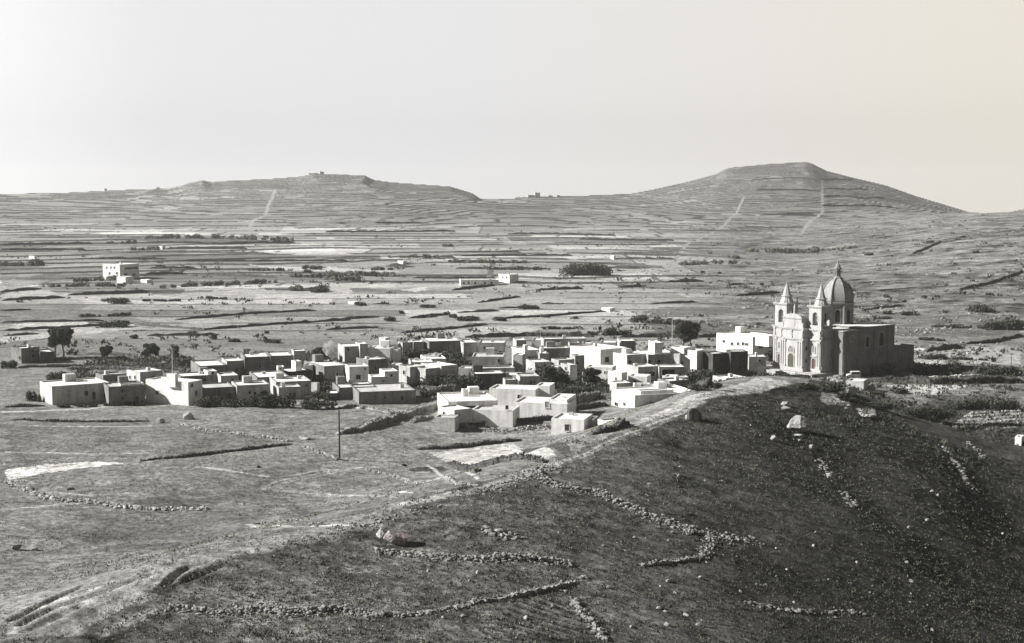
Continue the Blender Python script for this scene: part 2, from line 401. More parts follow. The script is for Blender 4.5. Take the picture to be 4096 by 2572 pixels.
LINES = [ # (pixel polyline, half width m, value) paths and tracks
    (D4([(-60, 1400), (250, 1270), (600, 1170), (850, 1100), (1100, 1035), (1400, 985), (1640, 935), (1860, 890), (2120, 800)]), 3.0, .26),
    (E4([(380, 735), (560, 690), (900, 625), (1120, 560), (1300, 480), (1500, 410), (1700, 320), (1900, 230), (2219, 90)]), 1.5, .36),
    (F4([(-40, 300), (100, 230), (260, 130), (420, 100), (640, 60), (760, 50)]), 2.4, .42),
    (D4([(1540, 603), (1620, 570), (1800, 538), (2000, 495), (2150, 468)]), .35, .36),
    (D4([(1560, 610), (1680, 575), (1820, 548), (2000, 507), (2160, 478)]), .3, .34),
    (D4([(1540, 610), (1640, 625), (1800, 645), (2080, 668)]), .8, .32),
    (G8([(900, 540), (1300, 530), (1650, 515), (2016, 490)]), .8, .5),
    (D4([(560, 1511), (760, 1400), (850, 1370)]), .8, .26),
    (D4([(0, 1500), (200, 1390), (450, 1290), (700, 1200), (1000, 1120)]), .8, .33), (D4([(-20, 1440), (160, 1350), (330, 1285), (520, 1225)]), .7, .42), (D4([(250, 1511), (420, 1420), (600, 1330), (760, 1260)]), .6, .36),
    (D4([(0, 740), (300, 712), (600, 700), (800, 720)]), .4, .42), (D4([(200, 640), (500, 660), (740, 640)]), .35, .42), (D4([(1140, 480), (1300, 500), (1560, 540)]), .5, .45), (D4([(0, 395), (300, 400), (600, 408), (850, 402)]), .4, .44),
    (D4([(150, 235), (500, 240), (900, 238)]), .5, .42), (D4([(1450, 835), (1700, 850), (2000, 840), (2219, 835)]), .6, .46), (D4([(2219, 480), (1900, 500), (1700, 540)]), .4, .44), (E4([(0, 650), (250, 660), (500, 650)]), .5, .46), (E4([(600, 480), (640, 500), (900, 560)]), .4, .46),
    (A6([(1900, 270), (1850, 380), (1830, 450), (1740, 490), (1720, 555)]), 2.4, .32),
    (C6([(1100, 190), (1105, 400), (1000, 490), (950, 570)]), 1.8, .27),
    (C6([(600, 300), (560, 390), (480, 480), (340, 560), (240, 600), (180, 690), (90, 780)]), 1.6, .28),
    (D4([(0, 152), (240, 145), (500, 135), (620, 120)]), 1.0, .5),
    (E4([(70, 118), (250, 128), (380, 150), (520, 140)]), 1.6, .5),
]
DARKS = [ # scrub covered or freshly ploughed ground
    (A6([(0, 770), (180, 770), (330, 790), (280, 815), (0, 820)]), .13), (A6([(0, 870), (400, 868), (470, 885), (300, 915), (0, 945)]), .15),
    (A6([(830, 590), (1000, 605), (1500, 600), (2030, 620), (1900, 640), (1000, 635)]), .14),
    (C6([(0, 640), (540, 680), (1000, 690), (1300, 640), (700, 650)]), .16),
    (C6([(0, 1020), (250, 1010), (850, 1030), (850, 1060), (600, 1055), (300, 1060), (0, 1090)]), .13),
    (C6([(0, 1090), (440, 1100), (690, 1140), (430, 1190), (0, 1190)]), .09), (C6([(1590, 1060), (2408, 1070), (2408, 1207), (1590, 1207)]), .13),
    (D4([(620, 690), (850, 655), (1300, 645), (1700, 670), (2219, 690), (2219, 740), (1500, 720), (1000, 725)]), .12),
    (D4([(0, 810), (600, 775), (1400, 790), (1300, 900), (900, 980), (0, 900)]), .15),
    (D4([(0, 215), (900, 215), (1250, 270), (1700, 340), (1200, 400), (550, 450), (0, 490)]), .16),
    ([(1180, 1420), (1560, 1380), (2300, 1390), (2750, 1400), (2990, 1480), (2860, 1575), (2560, 1570), (2440, 1600), (2300, 1640), (2210, 1560), (1900, 1560), (1700, 1600), (1360, 1560), (1180, 1600), (800, 1590), (800, 1510), (1000, 1500)], .10),
    (G8([(0, 440), (900, 430), (1400, 420), (2016, 430), (2016, 600), (1300, 600), (600, 600), (300, 560), (0, 600)]), .06),
    (G8([(640, 830), (1000, 740), (1700, 700), (2016, 790), (2016, 880), (1400, 1000), (1250, 1030), (700, 930)]), .07),
]
CARVE = [ # ruts and gullies: pixels, half width, depth
    (D4([(935, 1205), (1000, 1140), (1080, 1095), (1200, 1062)]), .45, .55), (D4([(1010, 1200), (1150, 1140), (1250, 1105)]), .5, .45),
    (D4([(0, 1425), (150, 1340), (300, 1270), (420, 1220)]), .45, .5), (D4([(60, 1450), (250, 1350), (500, 1265), (700, 1190), (850, 1140)]), .42, .45),
    (D4([(330, 1500), (500, 1400), (700, 1300)]), 1.2, .4), (D4([(130, 1470), (330, 1370), (450, 1310)]), .7, .4),
    (D4([(900, 1115), (1200, 1050), (1450, 1005)]), .4, .25), (D4([(450, 1210), (800, 1130), (1000, 1075)]), .5, .3),
    (E4([(1400, 440), (1600, 360), (1800, 275), (2000, 190), (2160, 130)]), .5, .3), (E4([(1500, 430), (1800, 300), (2100, 180)]), .4, .25),
]
SPURS = []
HILL = [(0, 700, 140), (60, 650, 142), (150, 604, 155), (250, 566, 168), (330, 536, 178), (400, 512, 189), (500, 485, 202), (600, 449, 226), (700, 406, 265), (770, 391, 290), (840, 392, 296), (880, 405, 290), (930, 430, 270), (1024, 460, 270), (1100, 500, 260), (1500, 620, 240), (1500, 820, 150), (500, 780, 120), (0, 760, 120)]
def build_ground():
    dense = np.radians(np.concatenate([np.linspace(-26, -21.5, 40, endpoint=False), np.linspace(-21.5, 21.5, 1040), np.linspace(21.6, 30, 110)[1:]]))
    coarse = np.radians(np.concatenate([np.linspace(-180, -26, 70, endpoint=False)])); coarse2 = np.radians(np.linspace(30, 180, 70, endpoint=False)[1:])
    az = np.concatenate([coarse, dense, coarse2]); na = len(az)
    rr = [2.0]
    while rr[-1] < 4250:
        r = rr[-1]
        dr = 1.5 if r < 20 else 4 if r < 128 else .55 if r < 260 else .75 if r < 420 else 1.2 if r < 560 else 2.0 if r < 1300 else 3.4 if r < 2360 else 60
        rr.append(r + dr)
    rr = np.array(rr); nr = len(rr)
    Rg, Ag = np.meshgrid(rr, az, indexing='ij')
    x = (Rg * np.sin(Ag)).ravel(); y = (Rg * np.cos(Ag)).ravel(); r = Rg.ravel(); a = Ag.ravel()
    z = ground(x, y)
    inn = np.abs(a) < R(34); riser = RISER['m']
    # base colour of the ground: fields, scrub, paths
    v = .21 + .10 * fbm(x / 60, y / 60, 4, 41) + .2 * fbm(x / 9, y / 9, 4, 44)
    pl = sst(r, 400, 520)
    # strip fields across the plain
    yy = y + 90 * fbm(x / 420, y / 420, 2, 51)
    bw_ = np.where(r < 700, 26.0, 44.0)
    row = np.floor(yy / bw_); xo = (row * 37.7) % 61
    cx = np.floor((x + xo * 3 + .12 * y) / (55 + 60 * _rv[(row.astype(int) * 7) & 4095]))
    hsh = _rv[_perm[(_perm[row.astype(int) & 4095] + cx.astype(int)) & 4095]]
    fld = .30 + .14 * (hsh - .5) + .09 * (hsh > .88) - .05 * (hsh < .2)
    spur = sst(a, R(5.5), R(10)) * (1 - sst(r, 1250, 1600))
    wgt = pl * (1 - sst(r, 1350, 1650)) * (1 - .85 * spur)
    v = v * (1 - wgt) + (fld + .10 * fbm(x / 30, y / 8, 4, 53) + .10 * fbm(x / 5, y / 3, 3, 57)) * wgt
    ed = np.abs(yy / bw_ - np.round(yy / bw_)) * bw_
    hedge = (ed < 1.8) * (vnoise(x / 35, y / 35, 61) > .42)
    v = np.where((hedge > 0) & (wgt > .4), .075 + .1 * (hsh), v)
    # terrace risers are stone and scrub
    hl = sst(r, 1300, 1500)
    v = v * (1 - hl) + (.185 + .06 * sst(-a, R(-6), R(10)) + .06 * fbm(x / 130, y / 60, 4, 71) + .14 * fbm(x / 16, y / 16, 4, 73)) * (1 + .75 * fbm(x / 70, z / .9, 3, 75)) * hl
    rough = spur * (1 - hl) * sst(r, 430, 520)
    v = v + rough * (.34 * fbm(x / 13, y / 10, 4, 77) + .25 * fbm(x / 3.5, y / 3.5, 3, 78) - .05)
    lev = RISER['q'].astype(int); cell = np.floor((x + 40 * _rv[_perm[lev & 4095]]) / (70 + 90 * _rv[(lev * 5) & 4095])).astype(int)
    hb = _rv[_perm[(_perm[lev & 4095] + cell) & 4095]]
    tz = sst(r, 620, 760) * (1 - .6 * spur)
    hc_ = 1 - .55 * sst(r, 1250, 1500)
    v = v * (1 + tz * hc_ * (.5 * (hb - .5) + .25 * (hb > .85)))
    v = v * (1 + tz * hc_ * .25 * ((RISER['f'] > .16) & (RISER['f'] < .3)))  # sunlit field edges painted as a lighter strip above each riser
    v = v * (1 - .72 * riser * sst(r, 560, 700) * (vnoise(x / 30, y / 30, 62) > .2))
    xe = (x + 40 * _rv[_perm[lev & 4095]]) / (70 + 90 * _rv[(lev * 5) & 4095]); xe = np.abs(xe - np.round(xe)) * 110
    v = np.where((xe < 1.6) & (tz > .5) & (hb > .3), .13, v)
    # near hill: grazed turf, lit left and shaded right painted into its colour
    nh = (r < 330) & (a > R(-22))
    cr = np.zeros_like(v)
    hill_out = [pix(u * 4, q * 4, d) for u, q, d in HILL]
    m = nh & inn
    ih = np.zeros(v.shape, bool); ih[m] = inpoly(x[m], y[m], hill_out)
    turf = .10 + .13 * fbm(x / 7, y / 7, 4, 81) + .09 * fbm(x / 40, y / 40, 3, 83) + .16 * fbm(x / 1.6, y / 1.6, 3, 84)
    turf = turf * (1 + .9 * fbm(x / 5, y / 1.5 + x / 9, 4, 86)) * (1 + .8 * fbm(x / 16, y / 11, 3, 89))
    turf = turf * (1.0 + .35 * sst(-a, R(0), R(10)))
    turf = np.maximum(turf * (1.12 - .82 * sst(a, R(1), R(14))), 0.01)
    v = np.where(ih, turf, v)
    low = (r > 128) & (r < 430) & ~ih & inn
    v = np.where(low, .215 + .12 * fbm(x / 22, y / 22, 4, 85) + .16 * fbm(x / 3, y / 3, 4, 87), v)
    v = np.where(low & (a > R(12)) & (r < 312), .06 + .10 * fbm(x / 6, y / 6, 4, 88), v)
    for P, val in DARKS:
        Q = wpts(P); lo = Q.min(0) - 12; hi = Q.max(0) + 12
        k = np.nonzero((x > lo[0]) & (x < hi[0]) & (y > lo[1]) & (y < hi[1]))[0]
        jx = x[k] + 14 * fbm(x[k] / 9, y[k] / 9, 5, 91); jy = y[k] + 18 * fbm(x[k] / 9, y[k] / 9, 5, 92)
        i = k[inpoly(jx, jy, Q)]
        v[i] = val * (1 + 1.3 * fbm(x[i] / 6, y[i] / 6, 4, 93)) * .75 + v[i] * .25
    for P, val in POLY:
        Q = wpts(P); lo = Q.min(0) - 8; hi = Q.max(0) + 8
        k = np.nonzero((x > lo[0]) & (x < hi[0]) & (y > lo[1]) & (y < hi[1]))[0]
        sc_ = 1.2 if Q[:, 1].mean() < 450 else 5
        jx = x[k] + sc_ * fbm(x[k] / 4, y[k] / 4, 3, 94); jy = y[k] + sc_ * fbm(x[k] / 4, y[k] / 4, 3, 95)
        i = k[inpoly(jx, jy, Q)]
        v[i] = val * (.8 if Q[:, 1].mean() > 450 else 1) * (1 + .6 * fbm(x[i] / 4, y[i] / 2, 4, 96))
    for P, w, val in LINES:
        Q = wpts(P); lo = Q.min(0) - w - 4; hi = Q.max(0) + w + 4
        k = np.nonzero((x > lo[0]) & (x < hi[0]) & (y > lo[1]) & (y < hi[1]) & (r > 125))[0]
        d = dline(x[k], y[k], Q) + w * .8 * fbm(x[k] / 2.5, y[k] / 2.5, 3, 97)
        t = 1 - sst(d, w * .55, w * 1.15)
        v[k] = v[k] * (1 - t) + t * val * (1 + .45 * fbm(x[k] / 2, y[k] / 2, 3, 98))
    for P, w, dep in CARVE:
        Q = wpts(P); lo = Q.min(0) - w * 3; hi = Q.max(0) + w * 3
        k = np.nonzero((x > lo[0]) & (x < hi[0]) & (y > lo[1]) & (y < hi[1]) & (r > 125))[0]
        d = dline(x[k], y[k], Q) + w * .6 * fbm(x[k] / 3, y[k] / 3, 3, 99)
        dep_ = dep * (.6 + .9 * vnoise(x[k] / 5, y[k] / 5, 100))
        z[k] += -dep_ * np.exp(-(d / w) ** 2) + .2 * dep_ * np.exp(-((d - 1.9 * w) / w) ** 2)
    Q = wpts(E4([(1120, 1330), (1340, 1290), (1560, 1400), (1640, 1520), (900, 1520)])); k = np.nonzero((x > Q[:, 0].min()) & (x < Q[:, 0].max()) & (y > Q[:, 1].min()) & (y < Q[:, 1].max()))[0]
    k = k[inpoly(x[k], y[k], Q)]; fr = np.sin((x[k] * .5 + y[k] * 1.1) * 3.2 + 1.5 * vnoise(x[k] / 6, y[k] / 6, 5)); v[k] *= 1 + .6 * fr; z[k] += .09 * fr
    v = np.clip(v, .008, .8)
    i, j = np.meshgrid(np.arange(nr - 1), np.arange(na), indexing='ij'); j2 = (j + 1) % na
    F = np.stack([i * na + j, i * na + j2, (i + 1) * na + j2, (i + 1) * na + j], -1).reshape(-1, 4)[:, ::-1]
    # ground material
    m, n, b = mat_base('field_ground')
    at_ = n.nodes.new('ShaderNodeAttribute'); at_.attribute_name = 'cover'
    tc = n.nodes.new('ShaderNodeTexCoord'); ob = tc.outputs['Object']
    n1 = nz(n, .9, 6, .75, ob); c1 = ramp(n, n1.outputs[0], [(.32, .38), (.5, .98), (.68, 1.75)])
    mp = n.nodes.new('ShaderNodeMapping'); mp.inputs['Scale'].default_value = (.45, 1.0, 1.0); n.links.new(ob, mp.inputs[0])
    n2 = nz(n, .35, 5, .7, mp.outputs[0]); c2 = ramp(n, n2.outputs[0], [(.35, .72), (.65, 1.25)])
    o = mulc(n, mulc(n, at_.outputs['Color'], c1.outputs[0]), c2.outputs[0])
    o = mulc(n, o, (1.0, .995, .955, 1))
    n.links.new(o, b.inputs['Base Color']); b.inputs['Specular IOR Level'].default_value = .0
    bp = n.nodes.new('ShaderNodeBump'); bp.inputs['Strength'].default_value = .9; bp.inputs['Distance'].default_value = .55
    n.links.new(n1.outputs[0], bp.inputs['Height']); n.links.new(bp.outputs[0], b.inputs['Normal'])
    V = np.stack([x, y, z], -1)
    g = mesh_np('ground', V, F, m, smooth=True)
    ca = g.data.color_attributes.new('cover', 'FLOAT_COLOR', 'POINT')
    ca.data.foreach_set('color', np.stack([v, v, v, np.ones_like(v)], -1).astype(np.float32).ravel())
    tag(g, kind='structure')
build_ground()
# ------------------------------------------------------------------ houses
def wall_d(v, h): return (CAM_H - h) * FPX / (v - HZ)
HOUSES = []
class House:
    """flat-roofed house placed from its nearest top corner; local x runs along the right-hand wall, y along the left-hand wall"""
    def __init__(s, label, uL, uC, uR, vt, h, tone='grey', toneL=None, phi=None, depth=None, cat='house', name='house', d=None, z0=None, group=None, roof='roof', para=.35, toneR=None):
        s.h = h; s.tone = tone
        if d is None: d = wall_d(vt, h)
        x = (uC - 2048) / FPX * d; al = math.atan2(uC - 2048, FPX)
        s.base = 0.0 if z0 is None else z0
        s.al = al
        if uL is None and tone in ('dark', 'vdark', 'grey') and phi is not None and -5 < phi < 9 and cat != 'x': phi = 9
        if phi is None:
            phi = math.degrees(math.atan2(uC - uL, uR - uC)) if uL is not None else -7.0
            if uL is not None: phi = max(12, min(58, phi))
        s.th = th = R(phi) - al
        a = (math.cos(th), math.sin(th)); b = (-math.sin(th), math.cos(th))
        def run(dr, u):     # length along dr from the corner until column u
            t = (u - 2048) / FPX
            return (t * d - x) / (dr[0] - t * dr[1])
        s.Lx = max(.6, run(a, uR)); s.Ly = max(.6, run(b, uL)) if uL is not None and uL < uC - 1 else (depth or 6.0)
        if depth: s.Ly = depth
        s.Ly = min(s.Ly, 40); s.d = d; s.x = x
        s.a = a; s.b = b
        s.root = empty(name, (x, d, s.base), th)
        tag(s.root, label, cat, group)
        s.w = MB(); low = -2.0 - s.base if z0 is None else -1.5
        s.main = MB().box(0, s.Lx, 0, s.Ly, low, h - para, top=False).ring(0, s.Lx, 0, s.Ly, h - para, h, .28)
        s.main.build('wall', M[tone], s.root)
        MB().box(.02, s.Lx - .02, .02, s.Ly - .02, h - para - .15, h - para + .04).build('roof', M[roof], s.root)
        s.rn = random.Random(label); HOUSES.append(s)
        if s.Lx > 5 and s.Ly > 4 and s.rn.random() < .6:
            cx = s.rn.uniform(1, s.Lx - 2); cy = s.rn.uniform(s.Ly * .4, s.Ly - 1.4)
            MB().box(cx, cx + .9, cy, cy + .8, h - para + .04, h + s.rn.uniform(.3, .8)).build('chimney' if s.rn.random() < .5 else 'water_tank', M['pale'], s.root)
        if s.Lx > 6 and s.Ly > 5 and s.rn.random() < .45:
            cx = s.rn.uniform(.4, s.Lx - 3); MB().box(cx, cx + s.rn.uniform(1.8, 2.6), s.Ly - 2.6, s.Ly - .4, h - para + .04, h + s.rn.uniform(1.0, 1.7)).build('roof_room', M[tone], s.root)
    def auto(s):
        """a few small openings on a long blank wall"""
        if s.Lx < 4 or s.h < 2.8: return
        for k in range(s.rn.choice([1, 2, 2, 3])):
            q = s.rn.uniform(.8, s.Lx - .8); D = s.d + q * s.a[1]; u = 2048 + FPX * (s.x + q * s.a[0]) / D; z = s.rn.uniform(1.5, 2.0) if s.rn.random() < .6 else s.h - 1.1
            if s.rn.random() < .3: s.op('R', u, HZ + (CAM_H - s.base - 1.0) / D * FPX, 11, 26, 'door', frame=s.tone, pane='wood')
            else: s.op('R', u, HZ + (CAM_H - s.base - z) / D * FPX, s.rn.choice([6, 8, 10]), s.rn.choice([8, 10, 13]), frame=s.tone)
    def auto_left(s):
        if s.Ly < 3.5 or s.h < 2.8 or s.th + s.al < R(18): return
        for k in range(s.rn.choice([1, 1, 2])):
            q = s.rn.uniform(.8, s.Ly - .8); D = s.d + q * s.b[1]; u = 2048 + FPX * (s.x + q * s.b[0]) / D
            s.op('L', u, HZ + (CAM_H - s.base - s.rn.choice([1.6, s.h - 1.2])) / D * FPX, s.rn.choice([6, 8]), s.rn.choice([9, 12]), frame=s.tone)
    def annex(s, uL, uC, uR, vt, h, tone=None, z0=-2.0, depth=None, name='wing', roof='roof', fwd=0.0, dd=None):
        """another block of the same house, same directions"""
        d = dd or wall_d(vt, h); x = (uC - 2048) / FPX * d
        def run(dr, u): t = (u - 2048) / FPX; return (t * d - x) / (dr[0] - t * dr[1])
        Lx = max(.5, run(s.a, uR)); Ly = depth if depth else max(.5, run(s.b, uL))
        rx, ry = x - s.x, d - s.d
        ox = rx * s.a[0] + ry * s.a[1]; oy = rx * s.b[0] + ry * s.b[1]
        m = MB().box(ox, ox + Lx, oy, oy + Ly, z0 - s.base, h - s.base - .3, top=False).ring(ox, ox + Lx, oy, oy + Ly, h - s.base - .3, h - s.base, .25)
        w = m.build(name, M[tone or s.tone], s.root)
        MB().box(ox + .02, ox + Lx - .02, oy + .02, oy + Ly - .02, h - s.base - .42, h - s.base - .27).build('roof', M[roof], w)
        return ox, oy, Lx, Ly, w
    def op(s, face, u, v, w, h, kind='window', off=(0, 0), parent=None, frame='pale', pane='hole'):
        """opening seen at pixel (u,v) (its centre), w x h pixels"""
        t = (u - 2048) / FPX
        px, py = s.x + off[0] * s.a[0] + off[1] * s.b[0], s.d + off[0] * s.a[1] + off[1] * s.b[1]
        dr = s.a if face == 'R' else s.b
        q = (t * py - px) / (dr[0] - t * dr[1]); D = py + q * dr[1]
        z = CAM_H - (v - HZ) / FPX * D - s.base; sc = D / FPX
        ph = math.atan2(dr[1], dr[0]) + s.al
        W_ = abs(w * sc / max(.25, abs(math.cos(ph)))); H_ = h * sc
        par = parent or s.root
        def B(a0, a1, z0, z1, o0, o1, name, mat, p):
            # o: distance out of the wall
            if face == 'R': m = MB().box(off[0] + q + a0, off[0] + q + a1, off[1] - o1, off[1] - o0, z + z0, z + z1)
            else: m = MB().box(off[0] - o1, off[0] - o0, off[1] + q + a0, off[1] + q + a1, z + z0, z + z1)
            return m.build(name, M[mat] if isinstance(mat, str) else mat, p)
        f = .12
        fr = MB()
        def addf(a0, a1, z0, z1, o0, o1):
            if face == 'R': fr.box(off[0] + q + a0, off[0] + q + a1, off[1] - o1, off[1] - o0, z + z0, z + z1)
            else: fr.box(off[0] - o1, off[0] - o0, off[1] + q + a0, off[1] + q + a1, z + z0, z + z1)
        addf(-W_ / 2 - f, -W_ / 2, -H_ / 2, H_ / 2, -.02, .09); addf(W_ / 2, W_ / 2 + f, -H_ / 2, H_ / 2, -.02, .09)
        addf(-W_ / 2 - f, W_ / 2 + f, H_ / 2, H_ / 2 + f, -.02, .10)
        p0 = B(-W_ / 2, W_ / 2, -H_ / 2, H_ / 2, -.03, .012, kind, pane, par)
        fr.build('surround', M[frame], p0)
        if kind == 'window' and W_ > .5:
            B(-W_ / 2 - f - .05, W_ / 2 + f + .05, -H_ / 2 - .12, -H_ / 2, -.02, .16, 'sill', frame, p0)
            if W_ > .9: B(-.025, .025, -H_ / 2, H_ / 2, .012, .04, 'mullion', 'pale', p0)
        if kind == 'door':
            B(-W_ / 2 - .1, W_ / 2 + .1, -H_ / 2 - .15, -H_ / 2, -.02, .35, 'step', 'pale', p0)
        return p0
R2 = lambda x: x
# ---- left group
h = House('white end-walled farmhouse with a window and a door, at the left end of the village', 160, 192, 425, 1549, 4.4, 'pale', phi=14, depth=11)
h.op('R', 331, 1577, 15, 19); h.op('R', 361, 1586, 12, 32, 'door')
h = House('dark streaked walled yard building between the white farmhouse and the pale tower house', None, 420, 567, 1551, 4.3, 'dark', phi=4, depth=9, roof='roofg')
h.annex(None, 470, 565, 1541, 4.5, 'pale', depth=3, name='lean_to')
h = House('pale plastered corner house with a stair turret and a small central window', 571, 742, 799, 1532, 5.3, 'white', phi=50)
h.annex(655, 690, 702, 1500, 7.0, 'white', z0=4, name='stair_turret'); h.op('L', 617, 1573, 10, 14); h.op('R', 773, 1576, 7, 18); h.op('R', 757, 1545, 8, 12)
House('low dark shed behind the white farmhouse roof', 370, 400, 495, 1503, 3.0, 'dark', phi=20, roof='roofg')
h = House('small white house with a brown front behind the farmhouse, two narrow windows in its end', 495, 549, 640, 1491, 4.0, 'pale', phi=28)
h.op('L', 509, 1512, 6, 14); h.op('L', 529, 1512, 6, 14); h.op('R', 600, 1514, 13, 14)
h = House('flat house with a wide bright roof above a shaded wall, left of the dark block', None, 786, 897, 1466, 4.0, 'dark', phi=3, depth=13)
h = House('small whitewashed roof room with a dark doorway, near the pale tower house', 815, 822, 860, 1487, 4.2, 'white', phi=15, depth=4); h.op('R', 842, 1497, 10, 15, 'door')
House('low cream outbuilding with two roof humps, left of the dark block', 866, 874, 946, 1506, 3.6, 'pale', phi=10, depth=7)
House('long lane-side house with a dusty flat roof, behind the pale tower house', 700, 712, 860, 1508, 3.4, 'dark', phi=10, depth=8)
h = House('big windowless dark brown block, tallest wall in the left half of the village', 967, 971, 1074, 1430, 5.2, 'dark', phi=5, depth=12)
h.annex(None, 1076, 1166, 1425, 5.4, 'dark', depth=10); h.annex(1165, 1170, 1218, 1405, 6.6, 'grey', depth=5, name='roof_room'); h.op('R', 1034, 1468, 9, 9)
House('low grey house with a light parapet, just left of the big dark block', 895, 900, 968, 1446, 4.2, 'grey', phi=10, depth=8)
h = House('tiny white cube hut with a small opening, in front of the big dark block', 1102, 1104, 1130, 1469, 4.6, 'white', phi=5, depth=3); h.op('R', 1114, 1478, 7, 7)
House('slim white upright hut beside the dark block', 1172, 1176, 1201, 1447, 5.6, 'white', phi=20, depth=3)
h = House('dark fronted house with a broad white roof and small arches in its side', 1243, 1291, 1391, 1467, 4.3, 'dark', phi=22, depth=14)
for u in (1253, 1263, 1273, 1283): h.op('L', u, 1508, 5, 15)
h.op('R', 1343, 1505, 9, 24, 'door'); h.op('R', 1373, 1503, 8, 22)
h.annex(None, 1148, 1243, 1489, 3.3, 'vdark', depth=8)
House('long grey yard building with a pale roof below the big dark block', None, 1096, 1238, 1531, 3.6, 'grey', phi=-3, depth=10)
House('grey house in the front row with a thin bright roof edge, above the hedge', None, 938, 1070, 1545, 3.6, 'grey', phi=-4, depth=8)
House('low dim house with a bright roof sliver beside the front hedge', None, 1107, 1198, 1553, 3.2, 'grey', phi=2, depth=5)
House('dark house wall just right of the pale tower house', None, 800, 930, 1556, 3.2, 'dark', phi=2, depth=9, roof='roofg')
House('pale side wall house at the right end of the front row', 1238, 1262, 1272, 1535, 3.6, 'pale', phi=55)
House('flat dusty roofed house behind the front row, under the big dark block', None, 1020, 1150, 1512, 3.6, 'dark', phi=0, depth=12)
# ---- middle left
h = House('cream two-storey house with one shuttered double window', 1384, 1392, 1471, 1469, 4.6, 'white', phi=10, depth=6); h.op('R', 1428, 1511, 17, 17); h.op('R', 1456, 1479, 6, 6)
h = House('tall dark fronted house with a bright left end, behind the cream house', 1421, 1469, 1549, 1441, 5.3, 'dark', toneL='white', phi=28); h.op('R', 1498, 1474, 8, 18)
h = House('white corner house with dark stepped front, right of the cream house', 1592, 1637, 1699, 1470, 5.0, 'grey', phi=34); h.op('L', 1613, 1492, 8, 16)
h.annex(None, 1700, 1762, 1477, 4.8, 'grey', depth=9); h.annex(None, 1763, 1829, 1466, 5.2, 'pale', depth=9)
h = House('low white stepped house with one dark window, left of the white corner house', 1529, 1534, 1590, 1488, 4.6, 'white', phi=12, depth=6); h.op('R', 1562, 1505, 7, 10)
House('low white garden house with a shaded lower right half', 1470, 1480, 1549, 1510, 3.4, 'white', phi=8, depth=5); 
h = House('dark walled animal yard with a ragged parapet, in front of the field with the pole', None, 1430, 1660, 1572, 3.3, 'dark', phi=2, depth=14, cat='yard building', roof='roofg')
House('dark house with a pale roof behind the walled animal yard', None, 1350, 1500, 1554, 3.2, 'dark', phi=0, depth=10)
House('flat shed with two bright roof patches behind the pole', 1296, 1300, 1349, 1577, 2.2, 'vdark', phi=0, depth=6, cat='shed')
# ---- back row
h = House('grey house with a whitewashed end and one window, below the smoke', 1363, 1374, 1466, 1387, 5.0, 'grey', phi=12, depth=9); h.op('R', 1389, 1399, 7, 13); h.annex(1418, 1436, 1468, 1376, 5.8, 'pale', name='roof_room')
House('gleaming white tall narrow house on the back row', 1514, 1538, 1556, 1352, 5.6, 'white', phi=50)
House('low house with a long white parapet, left of the tall narrow white house', None, 1468, 1556, 1394, 4.4, 'white', phi=-14, depth=8)
h = House('small grey cube house with a white left end, on the back row', 1589, 1608, 1650, 1371, 4.2, 'grey', phi=25)
House('grey house set back between the cube house and the long dark block', None, 1652, 1694, 1368, 4.0, 'grey', phi=2, depth=6)
h = House('long dark terrace block with a bright white left end, on the back row', 1694, 1715, 1852, 1366, 4.4, 'dark', phi=12, depth=12)
h.annex(None, 1853, 1911, 1371, 4.2, 'grey', depth=9); h.op('R', 1793, 1394, 7, 8); h.op('R', 1866, 1399, 6, 8)
h = House('pale terrace of small houses with scattered windows, right of the long dark block', None, 1912, 2018, 1371, 4.3, 'pale', phi=-4, depth=8)
for u, v in ((1936, 1392), (1957, 1399), (1976, 1403), (2000, 1408)): h.op('R', u, v, 7, 10)
House('low building with a broad white roof among dark garden trees', 1694, 1700, 1784, 1437, 3.6, 'white', phi=8, depth=10)
House('low flat building with a domed white roof line, left of the garden trees', 1634, 1640, 1730, 1450, 3.6, 'pale', phi=4, depth=8)
House('rough pale rubble building with a straight top in the middle of the village', None, 1887, 2014, 1428, 4.2, 'pale', phi=-3, depth=10, roof='roofg')
House('low dim house with a white roof edge, below the rubble building', None, 1895, 2023, 1498, 3.6, 'vdark', phi=2, depth=8)
House('grey lane house in front of the rubble building', None, 1900, 2060, 1476, 3.0, 'grey', phi=0, depth=5, roof='roofg')
h = House('white house with a square chimney and a shaded left side, centre of the village', 2078, 2092, 2160, 1402, 5.0, 'white', phi=20, depth=9)
h.annex(2096, 2099, 2111, 1381, 6.6, 'white', z0=4, depth=1.4, name='chimney'); h.annex(2160, 2164, 2171, 1394, 5.8, 'white', z0=4, depth=1.2, name='chimney'); h.op('R', 2118, 1432, 8, 8); h.op('R', 2130, 1433, 6, 8)
House('grey cube room right of the white house with a square chimney', None, 2160, 2197, 1415, 4.6, 'grey', phi=3, depth=6)
for i, (a, b_, v, t, lab) in enumerate([(2128, 2173, 1360, 'pale', 'pale square house at the back, left of the long parapet'), (2199, 2243, 1369, 'pale', 'bright little back house under the long parapet'),
        (2280, 2322, 1372, 'grey', 'grey back house with a slanting pole'), (2328, 2368, 1374, 'pale', 'low cream back house beside the white mansion roof'), (2401, 2466, 1370, 'pale', 'cream back house with a bright parapet above the white mansion'),
        (2486, 2545, 1364, 'grey', 'grey stone house at the right end of the back row'), (2066, 2106, 1361, 'grey', 'small grey house at the back with a bright roof line')]):
    House(lab, None, a, b_, v, 4.3, t, phi=-4 if t == 'pale' else 3, depth=7)
h = House('long back-row house with a thin white parapet and dark rooms beneath it', None, 2176, 2349, 1356, 5.2, 'grey', phi=3, depth=6); h.op('R', 2228, 1366, 38, 8)
House('dark brown lane house behind the white house with a square chimney', None, 2175, 2285, 1394, 4.4, 'dark', phi=4, depth=7)
